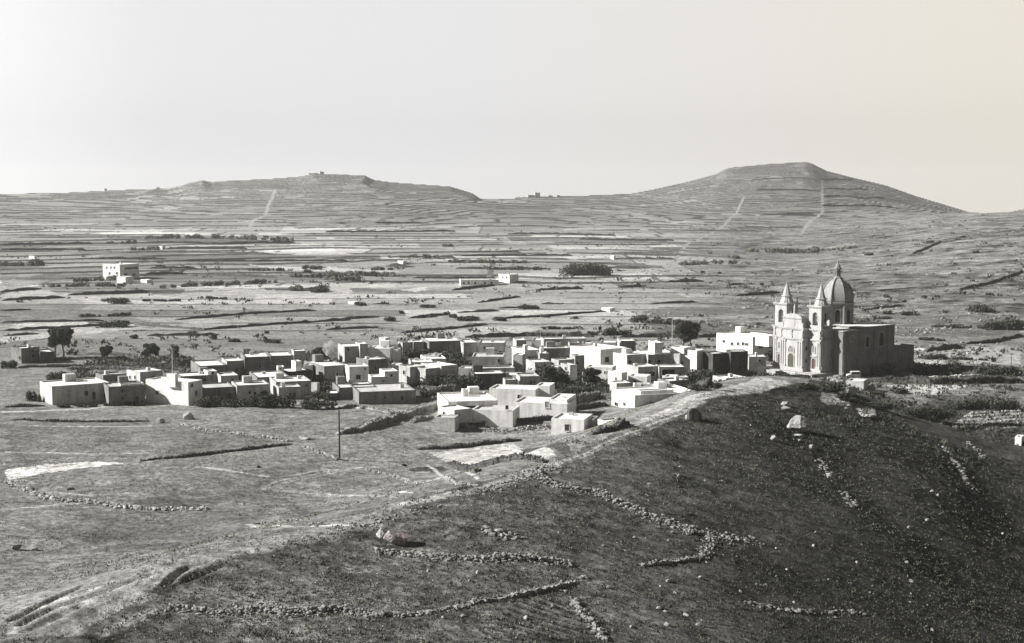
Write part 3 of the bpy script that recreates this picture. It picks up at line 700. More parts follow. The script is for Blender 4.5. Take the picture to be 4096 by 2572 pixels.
# ---- the white mansion group
h = House('large white mansion with an arched balcony window, brightest front in the village', 2282, 2404, 2511, 1400, 5.4, 'white', phi=42)
h.op('R', 2430, 1440, 15, 20, frame='pale'); 
h = House('grey upright wing with a bright left edge, in front of the white mansion', 2280, 2302, 2340, 1424, 4.6, 'grey', phi=25); h.op('R', 2312, 1455, 7, 14)
h = House('white house with a grey arched recess, right of the mansion', 2455, 2511, 2596, 1421, 4.8, 'pale', phi=32); h.op('R', 2523, 1452, 9, 14, frame='grey')
h = House('grey fronted house with two dark windows below the white roof cube', 2560, 2596, 2714, 1419, 4.9, 'grey', phi=16, depth=12)
h.op('R', 2602, 1449, 11, 15); h.op('R', 2640, 1449, 10, 17); h.annex(2576, 2622, 2653, 1371, 8.0, 'white', z0=4, name='roof_cube', depth=6)
h = House('porch house with dim doorways, under the two-windowed grey house', 2511, 2556, 2636, 1470, 3.8, 'grey', phi=28); h.op('R', 2566, 1500, 15, 8); h.op('R', 2586, 1498, 8, 16, 'door'); h.op('R', 2612, 1498, 22, 18)
h = House('garage-like low house with a wide dark opening', None, 2641, 2744, 1470, 3.8, 'grey', phi=-2, depth=6); h.op('R', 2678, 1492, 50, 24); h.op('R', 2727, 1502, 10, 12, 'door')
h = House('small white cottage with one slit window among the dark trees', 2435, 2489, 2511, 1493, 4.0, 'white', phi=45); h.op('L', 2468, 1518, 6, 12)
House('grey garden wall house below the small white cottage', 2452, 2470, 2530, 1536, 2.2, 'grey', phi=20, depth=5)
h = House('white yard wall with a dark gap, left of the dark slab house', 2535, 2541, 2606, 1540, 2.8, 'white', phi=5, depth=3, cat='yard building'); h.op('R', 2573, 1551, 9, 20, 'door', frame='white')
House('dark slab house with a lit grey left end, above the big white farmhouse', 2635, 2684, 2762, 1527, 3.6, 'dark', phi=34)
House('grey ruined wall house with fallen stones, left of the dark slab house', 2596, 2606, 2640, 1545, 2.4, 'grey', phi=15, depth=4)
House('dim house with a thin white ledge, behind the dark slab house', None, 2664, 2760, 1512, 2.2, 'grey', phi=0, depth=4)
h = House('tall white gable-ended house with a dark right side, the highest house right of centre', 2719, 2792, 2823, 1404, 6.0, 'white', phi=58); h.op('L', 2733, 1456, 6, 14)
h.annex(2719, 2740, 2770, 1392, 6.6, 'white', z0=5, name='parapet', depth=4)
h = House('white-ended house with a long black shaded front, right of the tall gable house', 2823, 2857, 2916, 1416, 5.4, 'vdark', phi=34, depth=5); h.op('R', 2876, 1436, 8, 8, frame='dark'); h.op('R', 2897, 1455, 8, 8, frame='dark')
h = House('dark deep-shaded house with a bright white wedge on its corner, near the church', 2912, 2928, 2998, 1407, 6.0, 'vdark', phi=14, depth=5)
h = House('low dark house with a white chimney and parapet, nearest the church front', None, 3002, 3072, 1428, 3.6, 'grey', phi=2, depth=6); h.annex(None, 3028, 3036, 1411, 4.7, 'white', z0=3, depth=1, name='chimney')
House('white garden wall stub beside the church steps', 3034, 3036, 3057, 1471, 1.6, 'white', phi=4, depth=1.5, cat='wall')
h = House('long white school-like building with a row of square windows, left of the church', 2870, 3016, 3118, 1349, 5.8, 'white', phi=44)
for u in (2933, 2958, 2978): h.op('L', u, 1376, 10, 12)
h.op('L', 2992, 1378, 12, 9); h.op('L', 2900, 1366, 10, 10)
for u in (3047, 3082): h.op('R', u, 1386, 16, 13)
h.annex(3026, 3080, 3106, 1315, 8.2, 'white', z0=5, name='upper_room', dd=395)
h = House('small flat-roofed house half hidden behind the crest of the near hill, below the church road', 2857, 2911, 2994, 1516, 3.0, 'pale', phi=34, toneL='white')
for a_, b_, v_, h_, t_, lab in [(2345, 2452, 1468, 3.0, 'white', 'white low terrace block below the arched balcony window'), (2516, 2592, 1506, 2.8, 'white', 'bright low garden wall house left of the porch doorways'), (2656, 2702, 1509, 2.6, 'white', 'small bright flat shed below the wide dark opening'),
        (2010, 2075, 1500, 2.8, 'pale', 'pale flat roof in the trees left of the village centre'), (2105, 2140, 1482, 3.2, 'white', 'tiny white hut beside the grey lit house in the trees'), (2196, 2232, 1470, 3.4, 'pale', 'narrow pale house behind the tall shaded house'),
        (2330, 2372, 1492, 2.6, 'white', 'little white shed under the grey upright wing'), (1555, 1592, 1462, 3.2, 'white', 'white hut between the dark fronted house and the corner house'), (1832, 1884, 1474, 3.4, 'pale', 'pale stub of a house right of the white corner house range'),
        (1700, 1752, 1422, 3.8, 'pale', 'pale little house in front of the dark terrace block'), (2700, 2722, 1416, 5.0, 'white', 'thin white house end beside the tall gable house'), (1560, 1588, 1398, 4.0, 'white', 'small white house under the tall narrow white house'),
        (2052, 2090, 1420, 4.2, 'pale', 'pale house left of the white house with a square chimney'), (2020, 2056, 1392, 4.2, 'grey', 'grey house at the end of the pale terrace'), (1206, 1244, 1462, 4.0, 'pale', 'pale house between the slim hut and the arched-side house')]:
    House(lab, None, a_, b_, v_, h_, t_, phi=-12, depth=5)
# ---- front compounds
h = House('big white farmhouse with an arched doorway and flat roof beside the foot of the hill', 2450, 2544, 2806, 1585, 3.9, 'white', phi=24, depth=13)
h.op('R', 2613, 1628, 15, 30, 'door'); h.op('R', 2638, 1628, 8, 30, 'door'); h.op('R', 2684, 1623, 15, 15); h.op('L', 2470, 1621, 14, 14); h.op('L', 2503, 1621, 9, 12); h.op('R', 2549, 1640, 12, 5)
MB().box(-2.5, 10, -3.2, 0, -1.5, .9).build('terrace', M['white'], h.root); MB().box(-4.5, 8, -4.2, -3.2, -2, .35).build('terrace_step', M['white'], h.root)
h.annex(2560, 2566, 2700, 1568, 4.6, 'white', z0=3.5, depth=3, name='parapet_block')
h = House('square white outbuilding with a door between two dark shrubs, in the field below the farmhouse', None, 2207, 2339, 1679, 2.9, 'white', phi=-14, depth=8, cat='outbuilding'); h.op('R', 2271, 1717, 17, 26, 'door', pane='wood')
h.annex(None, 2341, 2376, 1683, 2.4, 'grey', depth=5)
h = House('low white shed with a shaded side, right of the square outbuilding', 2394, 2448, 2517, 1695, 2.7, 'pale', phi=35, cat='shed'); h.op('L', 2418, 1708, 5, 6)
h = House('long white walled farm range with one blind recess, nearest houses in the middle', None, 2052, 2270, 1612, 3.2, 'white', phi=-15, depth=9)
h.op('R', 2190, 1623, 16, 24, frame='white', pane='grey'); h.annex(None, 2196, 2270, 1600, 3.9, 'white', depth=9)
h = House('rough whitewashed yard wall range between the two front blocks', None, 1886, 2051, 1642, 2.6, 'white', phi=-14, depth=7, cat='yard building', roof='roofg'); h.op('R', 2028, 1634, 10, 14)
h = House('grey block with a flat white roof at the left corner of the front compound', 1770, 1815, 1886, 1645, 2.9, 'pale', phi=30, depth=7); 
House('lowest front wall of the compound with a shaded base', None, 1733, 1816, 1674, 2.0, 'pale', phi=-14, depth=4, cat='yard building', roof='roofg')
h = House('white house with two wide black openings under its roof terrace, inside the front compound', 1762, 1790, 1990, 1611, 3.6, 'white', phi=10, depth=14)
h.op('R', 1876, 1632, 50, 10, frame='white'); h.op('R', 1804, 1629, 32, 7, frame='white'); h.annex(None, 1850, 1872, 1561, 4.9, 'white', z0=3, depth=1.6, name='chimney')
h = House('long white back range of the front compound with a taller right end', None, 1956, 2143, 1556, 4.1, 'white', phi=-14, depth=7); h.annex(None, 2143, 2200, 1545, 4.6, 'white', depth=6)
h.op('R', 2075, 1590, 8, 14)
House('low stone building with a roof mound below the long back range', None, 2080, 2160, 1508, 3.2, 'grey', phi=3, depth=7, roof='roofg')
House('grey rubble wall house right of the dim house, in the trees', None, 2021, 2066, 1522, 2.6, 'grey', phi=2, depth=4, roof='roofg')
House('grey lit house with a dark doorway in the trees, centre of the village', 2120, 2140, 2206, 1450, 4.0, 'grey', phi=20, depth=7)
h = House('tall shaded house with a bright left corner among the dark trees', 2206, 2236, 2300, 1442, 4.6, 'grey', phi=30); h.op('R', 2262, 1470, 16, 26, 'door')
House('dim house with a lit left wall below the mansion', 2268, 2282, 2310, 1462, 4.2, 'grey', phi=30, depth=5)
# ---- far left
h = House('brown house with a pale left end beside the tall tree, far left', 33, 73, 147, 1394, 4.4, 'dark', phi=30)
House('low dark stable joined to the brown house, with a white roof', None, 148, 206, 1410, 3.2, 'vdark', phi=0, depth=8, cat='stable')
# ---- farms on the plain
def far_house(label, uL, uC, uR, vb, vt, tone, phi, depth=None, **k):
    p = at(uC, vb); d = p.y
    z0 = CAM_H - (vb - HZ) / FPX * d
    hh = (vb - vt) / FPX * d
    return House(label, uL, uC, uR, vt, hh, tone, phi=phi, depth=depth, d=d, z0=z0, **k)
h = far_house('white villa with two rows of windows and a dark veranda, alone in the far fields', 410, 478, 555, 1117, 1057, 'white', 45)
for u in (426, 443, 457): h.op('L', u, 1069, 5, 7)
for u in (437, 466): h.op('L', u, 1092, 6, 8)
h.op('R', 524, 1072, 50, 7); h.op('R', 501, 1097, 12, 9); h.op('R', 533, 1098, 12, 9)
far_house('white garden wing at the foot of the villa', 478, 500, 530, 1134, 1106, 'white', 45, 6, cat='outbuilding')
far_house('small white cube right of the villa', 577, 585, 606, 1131, 1118, 'white', 30, 6, cat='outbuilding')
h = far_house('long low white barn in the middle of the far fields', 1835, 1842, 1995, 1141, 1118, 'white', 4, 9, cat='barn')
for u in (1855, 1875, 1900, 1940, 1965): h.op('R', u, 1131, 6, 8)
h = far_house('white two-storey cube beside the low barn in the far fields', 1994, 2038, 2073, 1132, 1097, 'white', 45); h.op('L', 2011, 1108, 5, 6); h.op('L', 2026, 1108, 5, 6)
far_house('tiny white hut on a slope at the left edge of the far fields', 131, 138, 146, 1036, 1023, 'white', 40, 5, cat='hut')
far_house('tiny pale field hut on the left terraces', 644, 650, 662, 997, 983, 'pale', 30, 5, cat='hut')
far_house('small white hut at the end of a terrace below the left hill', 1603, 1612, 1626, 1056, 1043, 'white', 40, 5, cat='hut')
far_house('small stone hut beside the far copse', 2450, 2455, 2463, 1037, 1022, 'white', 30, 4, cat='hut')
far_house('white wedge-roofed hut right of the long field', 2428, 2440, 2462, 1247, 1232, 'white', 40, 5, cat='hut')
far_house('little pale hut with a bright wall below the terraces', 1412, 1420, 1440, 1218, 1206, 'pale', 40, 5, cat='hut')
# hill-top villages
for i, (u0, u1, vb, vt, lab) in enumerate([(1238, 1279, 712, 698, 'low villa on the very top of the left hill'), (1284, 1300, 706, 692, 'small square tower house on the top of the left hill'), (1334, 1352, 708, 702, 'tiny house at the right of the left hill top'),
        (2112, 2140, 800, 784, 'tall grey building on the skyline of the saddle between the hills'), (2140, 2160, 800, 775, 'tallest stub of a building on the saddle skyline'), (2162, 2190, 800, 790, 'low building right of the tall one on the saddle'),
        (2192, 2210, 800, 786, 'white hut on the saddle skyline'), (2226, 2240, 799, 785, 'small block at the right end of the saddle houses'), (2060, 2100, 801, 794, 'long low house left of the saddle buildings'),
        (632, 646, 762, 754, 'speck of a house on the far left plateau'), (730, 740, 760, 754, 'second speck of a house nearer the left hill'), (425, 434, 764, 758, 'lone far house towards the left edge of the plateau'), (1810, 1824, 768, 758, 'small white hut on the slope of the left hill near the saddle')]):
    z = CAM_H - (vb - HZ) / FPX * 2290
    House(lab, None, u0, u1, vt - 4, (vb - vt + 4) / FPX * 2290, 'grey', phi=5, depth=12, d=2290, z0=z, para=.2)

ALLH = [o for o in COL.objects if o.type == 'EMPTY' and o.name.startswith('house') and not any(ch_.name.split('.')[0] in ('window', 'door') for ch_ in o.children)]
for hh_ in HOUSES:
    if hh_.root in ALLH and hh_.d < 600: hh_.auto(); hh_.auto_left()
# ------------------------------------------------------------------ church
CD = 374.0; CX = (3290 - 2048) / FPX * CD
al = math.atan2(3290 - 2048, FPX); CTH = R(47) - al
ch = empty('church', (CX, CD, 0), CTH)
tag(ch, 'baroque parish church with twin belfries and a ribbed dome, bright front and dark flank', 'church')
MC = M['church']; MD = M['church_shaded']
# local: x along the flank (0 = front corner), y along the facade (0 = right corner, 17.6 = left corner), front faces -x
FWD = 17.6; TS = 4.9
def cornice(x0, x1, y0, y1, z, t=.35, hgt=.4, par=None, mat=None):
    m = MB(); m.box(x0 - t * .6, x1 + t * .6, y0 - t * .6, y1 + t * .6, z, z + hgt * .45); m.box(x0 - t, x1 + t, y0 - t, y1 + t, z + hgt * .45 + .003, z + hgt)
    return m.build('cornice', mat or MC, par)
def arch_pane(x, y, z0, z1, w, axis, out, name, mat, par, frame=True):
    """round-headed opening on a plane; axis 'x' = plane facing -x, 'y' = plane facing -y"""
    n = 10; pts = [(-w / 2, z0), (w / 2, z0), (w / 2, z1 - w / 2)] + [(w / 2 * math.cos(math.pi * k / n), z1 - w / 2 + w / 2 * math.sin(math.pi * k / n)) for k in range(1, n)] + [(-w / 2, z1 - w / 2)]
    def P(a, z, o): return (x - o, y + a, z) if axis == 'x' else (x + a, y - o, z)
    m = MB(); k = len(pts); m.add([P(a, z, -.05) for a, z in pts] + [P(a, z, out) for a, z in pts], [tuple(range(k, 2 * k))] + [(i, (i + 1) % k, k + (i + 1) % k, k + i) for i in range(k)])
    o = m.build(name, mat, par)
    if frame:
        f = MB(); cz_ = (z0 + z1) / 2; e = .22
        big = [(a * (1 + 2 * e / w), cz_ + (z - cz_) * (1 + 2 * e / (z1 - z0))) for a, z in pts]
        v = [P(a, z, out - .01) for a, z in pts] + [P(a, z, out + .12) for a, z in pts] + [P(a, z, out - .01) for a, z in big] + [P(a, z, out + .12) for a, z in big]
        fs = []
        for i in range(k):
            j = (i + 1) % k; fs += [(k + i, k + j, 3 * k + j, 3 * k + i), (3 * k + i, 3 * k + j, 2 * k + j, 2 * k + i), (i, k + i, k + j, j)]
        f.add(v, fs); f.build('surround', MC, o)
    return o
def pilaster(x, y, z0, z1, w=.55, t=.18, par=None, axis='x', mat=None):
    m = MB()
    def b(w_, t_, a, c):
        if axis == 'x': m.box(x - t_, x + .02, y - w_ / 2, y + w_ / 2, a, c)
        else: m.box(x - w_ / 2, x + w_ / 2, y - t_, y + .02, a, c)
    b(w, t, z0 + .6, z1 - .5); b(w + .25, t + .1, z0, z0 + .6); b(w + .25, t + .1, z1 - .5, z1)
    return m.build('pilaster', mat or MC, par)
podium = MB().box(-4.5, 14, -1.2, FWD + 2.5, -4, .25).box(-5.4, -4.5, 2, FWD + 2.5, -4, .05).build('podium', M['grey'], ch)
Z1, Z2 = 8.6, 11.4
for side, y0 in (('r', 0), ('l', FWD - TS)):
    tw = MB().box(0, TS, y0, y0 + TS, -1, Z2).build('tower', MC, ch)
    cornice(0, TS, y0, y0 + TS, Z1, .4, .55, tw); cornice(0, TS, y0, y0 + TS, Z2, .4, .5, tw)
    cornice(0, TS, y0, y0 + TS, .25, .2, .9, tw)
    for yy in (y0 + .45, y0 + 1.15, y0 + TS - 1.15, y0 + TS - .45): pilaster(0, yy, 1.2, Z1, .42, .16, tw)
    for xx in (.5, TS - .5): pilaster(xx, y0, 1.2, Z1, .5, .16, tw, 'y'); pilaster(xx, y0, Z1 + .6, Z2, .5, .16, tw, 'y')
    for yy in (y0 + .5, y0 + TS - .5): pilaster(0, yy, Z1 + .6, Z2, .55, .16, tw)
    dr = arch_pane(0, y0 + TS / 2, .3, 4.0, 1.25, 'x', .03, 'side_door', M['reddoor'], tw)
    MB().box(-.3, 0, y0 + 1.3, y0 + TS - 1.3, 4.4, 4.65).build('door_hood', MC, tw)
    arch_pane(0, y0 + TS / 2, 5.6, 7.3, .8, 'x', .03, 'niche', M['church_shaded'], tw)
    # belfry: eight-cornered shaft with open arches
    bz0, bz1 = Z2 + .5, 17.6; c = .55; q = TS - .5
    x0_, y0_ = .25, y0 + .25
    bel = MB().box(x0_, x0_ + q, y0_, y0_ + q, bz0, bz0 + .9)
    pw = 1.25
    for ax, ay in ((0, 0), (q - pw, 0), (0, q - pw), (q - pw, q - pw)): bel.box(x0_ + ax, x0_ + ax + pw, y0_ + ay, y0_ + ay + pw, bz0 + .9, bz1 - .9)
    bel.box(x0_, x0_ + q, y0_, y0_ + q, bz1 - .9, bz1)
    b_ = bel.build('belfry', MC, tw)
    for (ax, cxx, cyy) in (('x', x0_, y0_ + q / 2), ('y', x0_ + q / 2, y0_), ('X', x0_ + q, y0_ + q / 2), ('Y', x0_ + q / 2, y0_ + q)):
        # arch heads closing the openings
        n = 8; w = q - 2 * pw; za = bz1 - .9; m = MB(); pts = [(-w / 2, za), (-w / 2, za - w / 2 - .3)] + [(-w / 2 * math.cos(math.pi * k / n), za - w / 2 - .3 + w / 2 * math.sin(math.pi * k / n)) for k in range(1, n)] + [(w / 2, za - w / 2 - .3), (w / 2, za)]
        def P(a, z, o): return {'x': (cxx + o, cyy + a, z), 'X': (cxx - o, cyy + a, z), 'y': (cxx + a, cyy + o, z), 'Y': (cxx + a, cyy - o, z)}[ax]
        k = len(pts); m.add([P(a, z, .02) for a, z in pts] + [P(a, z, .6) for a, z in pts], [tuple(range(k)), tuple(range(k, 2 * k))] + [(i, (i + 1) % k, k + (i + 1) % k, k + i) for i in range(k)])
        m.build('belfry_arch', MC, tw)
    pr = [(.02, 0), (.33, -.05), (.45, -.35), (.62, -.95), (.7, -1.0)]
    MB().lathe([(.72, bz0 + 1.7), (.7, bz0 + 1.9), (.45, bz0 + 2.5), (.34, bz0 + 2.9), (.02, bz0 + 3.0)], 12, x0_ + q / 2, y0_ + q / 2).build('bell', M['wood'], tw)
    MB().box(x0_ + 1.3, x0_ + q - 1.3, y0_ + q / 2 - .1, y0_ + q / 2 + .1, bz0 + 2.95, bz0 + 3.15).build('bell_beam', M['wood'], tw)
    cornice(x0_, x0_ + q, y0_, y0_ + q, bz1, .45, .55, tw)
    for ax, ay in ((.2, .2), (q - .2, .2), (.2, q - .2), (q - .2, q - .2)):
        MB().lathe([(.22, bz1 + .5), (.22, bz1 + 1.0), (.1, bz1 + 1.1), (.26, bz1 + 1.45), (.16, bz1 + 1.8), (.03, bz1 + 2.3)], 8, x0_ + ax, y0_ + ay).build('urn', MC, tw)
    cx_, cy_ = x0_ + q / 2, y0_ + q / 2
    MB().lathe([(1.95, bz1 + .52), (1.9, bz1 + 1.1), (1.6, bz1 + 1.5), (1.35, bz1 + 2.1), (1.6, bz1 + 2.25), (1.6, bz1 + 2.45), (1.3, bz1 + 2.55)], 8, cx_, cy_, .5).build('spire_drum', MC, tw)
    MB().lathe([(1.3, bz1 + 2.5), (1.22, bz1 + 2.75), (.95, bz1 + 3.6), (.55, bz1 + 4.9), (.28, bz1 + 5.7), (.16, bz1 + 5.8), (.3, bz1 + 6.05), (.1, bz1 + 6.3), (.03, bz1 + 6.7)], 8, cx_, cy_, .5).build('spire', MC, tw)
# centre bay, standing forward
y0, y1 = TS, FWD - TS; pj = 2.0; cy = (y0 + y1) / 2
cb = MB().box(-pj, 4, y0 - .4, y1 + .4, -1, Z2).build('centre_bay', MC, ch)
cornice(-pj, 4, y0 - .4, y1 + .4, Z1, .4, .55, cb); cornice(-pj, 4, y0 - .4, y1 + .4, Z2, .4, .5, cb); cornice(-pj, 4, y0 - .4, y1 + .4, .25, .2, .9, cb)
for yy in (y0, y0 + .75, y0 + 1.6, y1 - 1.6, y1 - .75, y1): pilaster(-pj, yy, 1.2, Z1, .42, .18, cb)
for yy in (y0, y1, cy): pilaster(-pj, yy, Z1 + .6, Z2, .5, .16, cb)
arch_pane(-pj, cy, .3, 4.9, 2.1, 'x', .04, 'portal', M['greendoor'], cb)
arch_pane(-pj, cy, 5.3, 6.9, 1.9, 'x', .06, 'portal_lunette', M['church_shaded'], cb)
for zz in (2.6, 6.0): MB().box(-pj + 1.0, -pj + 1.5, y0 - .42, y0 - .39, zz, zz + 1.0).build('slit_window', M['hole'], cb)
gb = MB().box(-pj + .3, 1.2, y0 + .6, y1 - .6, Z2 + .5, 14.3)
gb.add([(-pj + .3, y0 + .1, Z2 + .5), (-pj + .3, y0 + .6, Z2 + .5), (-pj + .3, y0 + .6, 13.6), (-pj + .7, y0 + .1, Z2 + .5), (-pj + .7, y0 + .6, Z2 + .5), (-pj + .7, y0 + .6, 13.6)], [(0, 1, 2), (3, 5, 4), (0, 2, 5, 3)])
g_ = gb.build('gable', MC, cb); cornice(-pj + .3, 1.2, y0 + .6, y1 - .6, 14.3, .3, .4, g_)
n = 12; arc = [((y1 - y0 - 1.4) / 2 * math.cos(math.pi * k / n), 14.7 + 1.0 * math.sin(math.pi * k / n)) for k in range(n + 1)]
MB().add([(-pj + .35, cy + a, z) for a, z in arc] + [(.6, cy + a, z) for a, z in arc], [tuple(range(n + 1)), tuple(range(n + 1, 2 * n + 2))] + [(i, i + 1, n + 2 + i, n + 1 + i) for i in range(n)]).build('curved_pediment', MC, g_)
tt = bmesh.new(); mm = MB().lathe([(1.0, 0), (1.0, .06), (.85, .07)], 20)
MB().add([(-pj + .3 - z, cy + y, 13.0 + x) for x, y, z in mm.v], mm.f).build('roundel', MC, g_)
# statue on the gable
MB().lathe([(.4, 15.6), (.4, 16.0), (.3, 16.05), (.36, 16.5), (.3, 17.1), (.36, 17.6), (.14, 17.8), (.2, 18.0), (.16, 18.25), (.03, 18.35)], 10, -.9, cy).build('statue', MC, g_)
for yy in (y0 + .2, y1 - .2): MB().lathe([(.28, Z2 + .5), (.28, Z2 + .9), (.12, Z2 + 1.0), (.32, Z2 + 1.5), (.05, Z2 + 2.1)], 8, -pj + .5, yy).build('urn', MC, cb)
# nave, aisles, transept, choir
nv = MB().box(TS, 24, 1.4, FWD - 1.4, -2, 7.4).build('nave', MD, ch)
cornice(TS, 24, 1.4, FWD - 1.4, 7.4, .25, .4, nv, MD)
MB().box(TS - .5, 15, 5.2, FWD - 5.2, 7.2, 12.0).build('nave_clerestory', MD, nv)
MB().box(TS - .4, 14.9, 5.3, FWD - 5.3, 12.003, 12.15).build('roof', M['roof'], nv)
TX0, TX1, PY = 4.2, 11.2, -3.9
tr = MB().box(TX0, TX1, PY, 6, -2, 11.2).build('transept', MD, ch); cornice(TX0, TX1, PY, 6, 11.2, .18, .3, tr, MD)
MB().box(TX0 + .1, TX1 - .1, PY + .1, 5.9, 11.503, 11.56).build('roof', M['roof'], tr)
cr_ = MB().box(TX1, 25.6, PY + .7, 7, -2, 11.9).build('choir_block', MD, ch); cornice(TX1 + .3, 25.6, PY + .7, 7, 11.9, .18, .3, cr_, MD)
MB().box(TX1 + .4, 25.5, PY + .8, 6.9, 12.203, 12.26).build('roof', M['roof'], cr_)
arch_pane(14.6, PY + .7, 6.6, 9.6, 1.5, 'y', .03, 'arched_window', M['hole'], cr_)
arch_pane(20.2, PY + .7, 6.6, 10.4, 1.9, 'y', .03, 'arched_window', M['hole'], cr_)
arch_pane(7.8, PY, 8.6, 10.2, 1.6, 'y', .03, 'arched_window', M['church_shaded'], tr)
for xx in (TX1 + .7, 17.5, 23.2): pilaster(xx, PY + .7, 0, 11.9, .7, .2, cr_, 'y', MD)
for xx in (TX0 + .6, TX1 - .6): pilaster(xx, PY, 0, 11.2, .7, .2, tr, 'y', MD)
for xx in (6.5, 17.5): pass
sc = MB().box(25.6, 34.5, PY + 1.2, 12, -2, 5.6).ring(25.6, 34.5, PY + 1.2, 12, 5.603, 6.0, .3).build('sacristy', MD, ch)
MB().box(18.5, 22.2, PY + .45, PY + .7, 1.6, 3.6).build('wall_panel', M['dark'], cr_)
# dome
DXc, DYc = 15.4, 8.6; RD = 4.45
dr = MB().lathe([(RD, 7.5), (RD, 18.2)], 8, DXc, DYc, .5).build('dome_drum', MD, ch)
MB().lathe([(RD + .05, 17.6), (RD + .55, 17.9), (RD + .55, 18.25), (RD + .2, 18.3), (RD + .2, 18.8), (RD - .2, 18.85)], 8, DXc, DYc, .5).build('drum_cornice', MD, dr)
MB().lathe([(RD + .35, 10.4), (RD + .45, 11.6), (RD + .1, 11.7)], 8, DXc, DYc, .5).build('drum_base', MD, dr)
for k in range(8):
    t = 2 * math.pi * (k + 1.0) / 8; ap = RD * math.cos(math.pi / 8)
    e = MB(); n = 8; w = 1.35; pts = [(-w / 2, 12.7), (w / 2, 12.7), (w / 2, 15.6)] + [(w / 2 * math.cos(math.pi * i / n), 15.6 + w / 2 * math.sin(math.pi * i / n)) for i in range(1, n)] + [(-w / 2, 15.6)]
    def P(a, z, o): return (DXc + (ap + o) * math.cos(t) - a * math.sin(t), DYc + (ap + o) * math.sin(t) + a * math.cos(t), z)
    kk = len(pts); e.add([P(a, z, .02) for a, z in pts], [tuple(range(kk))]); wn = e.build('drum_window', M['hole'], dr)
    f = MB(); big = [(a * 1.3, 14.4 + (z - 14.4) * 1.12) for a, z in pts]
    f.add([P(a, z, .14) for a, z in pts] + [P(a, z, .14) for a, z in big] + [P(a, z, 0) for a, z in big] + [P(a, z, 0) for a, z in pts], [x for i in range(kk) for x in ((i, (i + 1) % kk, kk + (i + 1) % kk, kk + i), (kk + i, kk + (i + 1) % kk, 2 * kk + (i + 1) % kk, 2 * kk + i), (i, 3 * kk + i, 3 * kk + (i + 1) % kk, (i + 1) % kk))])
    f.build('surround', MD, wn)
    t2 = 2 * math.pi * (k + .5) / 8
    MB().lathe([(.42, 11.6), (.34, 12.0), (.34, 17.3), (.45, 17.6)], 6, DXc + RD * math.cos(t2), DYc + RD * math.sin(t2)).build('drum_column', MD, dr)
prof = []
for i in range(15):
    a = i / 14 * R(83); prof.append(((RD + .12) * math.cos(a) ** .92, 18.8 + 6.0 * math.sin(a) ** .98))
MDm = stone('dome_stone', .34, .3, .4)
dm = MB().lathe(prof, 8, DXc, DYc, .5).build('dome', MDm, ch)
for k in range(8):
    t = 2 * math.pi * (k + .5) / 8
    MB().tube([(DXc + (r_ + .02) * math.cos(t), DYc + (r_ + .02) * math.sin(t), z) for r_, z in prof], [.2] * 15, 6).build('dome_rib', MD, dm)
MB().lathe([(1.25, 24.6), (1.25, 25.0), (.85, 25.1), (.8, 27.2), (1.15, 27.35), (1.15, 27.6), (.85, 27.7), (.7, 28.3), (.35, 28.7), (.16, 29.0), (.3, 29.3), (.1, 29.6), (.05, 30.3)], 8, DXc, DYc, .5).build('lantern', MDm, dm)
for k in range(8):
    t = 2 * math.pi * (k + 1.0) / 8; ap = .82 * math.cos(math.pi / 8) + .02
    MB().add([(DXc + ap * math.cos(t) - a * math.sin(t), DYc + ap * math.sin(t) + a * math.cos(t), z) for a, z in ((-.16, 25.4), (.16, 25.4), (.16, 26.9), (-.16, 26.9))], [(0, 1, 2, 3)]).build('lantern_window', M['hole'], dm)
# low wall and steps in front of the church
stp = empty('church_parvis_wall', at(3215, 1512), CTH - R(40)); tag(stp, 'dark parapet wall at the edge of the church forecourt, white at its left end', 'wall')
MB().box(-4.5, 6.5, -.3, .3, -2, .7).build('parapet', M['vdark'], stp); MB().box(-9, -4.5, -.3, .3, -2, .35).build('pale_steps', M['white'], stp)
# ------------------------------------------------------------------ leaf clouds, stones, walls
def leaf_quads(cen, rad, n, size, rg, flat=.0):
    """n leaf faces through lumps cen (k,3) of radii rad (k,3)"""
    k = len(cen); w = (rad[:, 0] * rad[:, 1] * rad[:, 2]) ** .67; idx = rg.choice(k, n, p=w / w.sum())
    d = rg.normal(size=(n, 3)); d /= np.linalg.norm(d, axis=1, keepdims=True)
    p = cen[idx] + d * rad[idx] * (rg.random((n, 1)) ** .28)
    a = rg.normal(size=(n, 3)); a /= np.linalg.norm(a, axis=1, keepdims=True)
    b = np.cross(a, d + rg.normal(size=(n, 3)) * .6); b /= np.linalg.norm(b, axis=1, keepdims=True) + 1e-9
    s = size * (.6 + .8 * rg.random((n, 1)))
    V = np.stack([p - a * s - b * s * .6, p + a * s - b * s * .5, p + a * s * .9 + b * s * .6, p - a * s * .8 + b * s * .6], 1).reshape(-1, 3)
    return V, np.arange(4 * n).reshape(-1, 4)
def lumps(rg, k, w, h, dpt, z0=.0):
    c = np.stack([rg.uniform(-.36, .36, k) * w, rg.uniform(-.36, .36, k) * dpt, z0 + rg.uniform(.25, .72, k) * h], -1)
    r = np.stack([rg.uniform(.16, .3, k) * w, rg.uniform(.2, .34, k) * dpt, rg.uniform(.22, .34, k) * h], -1)
    return c, r
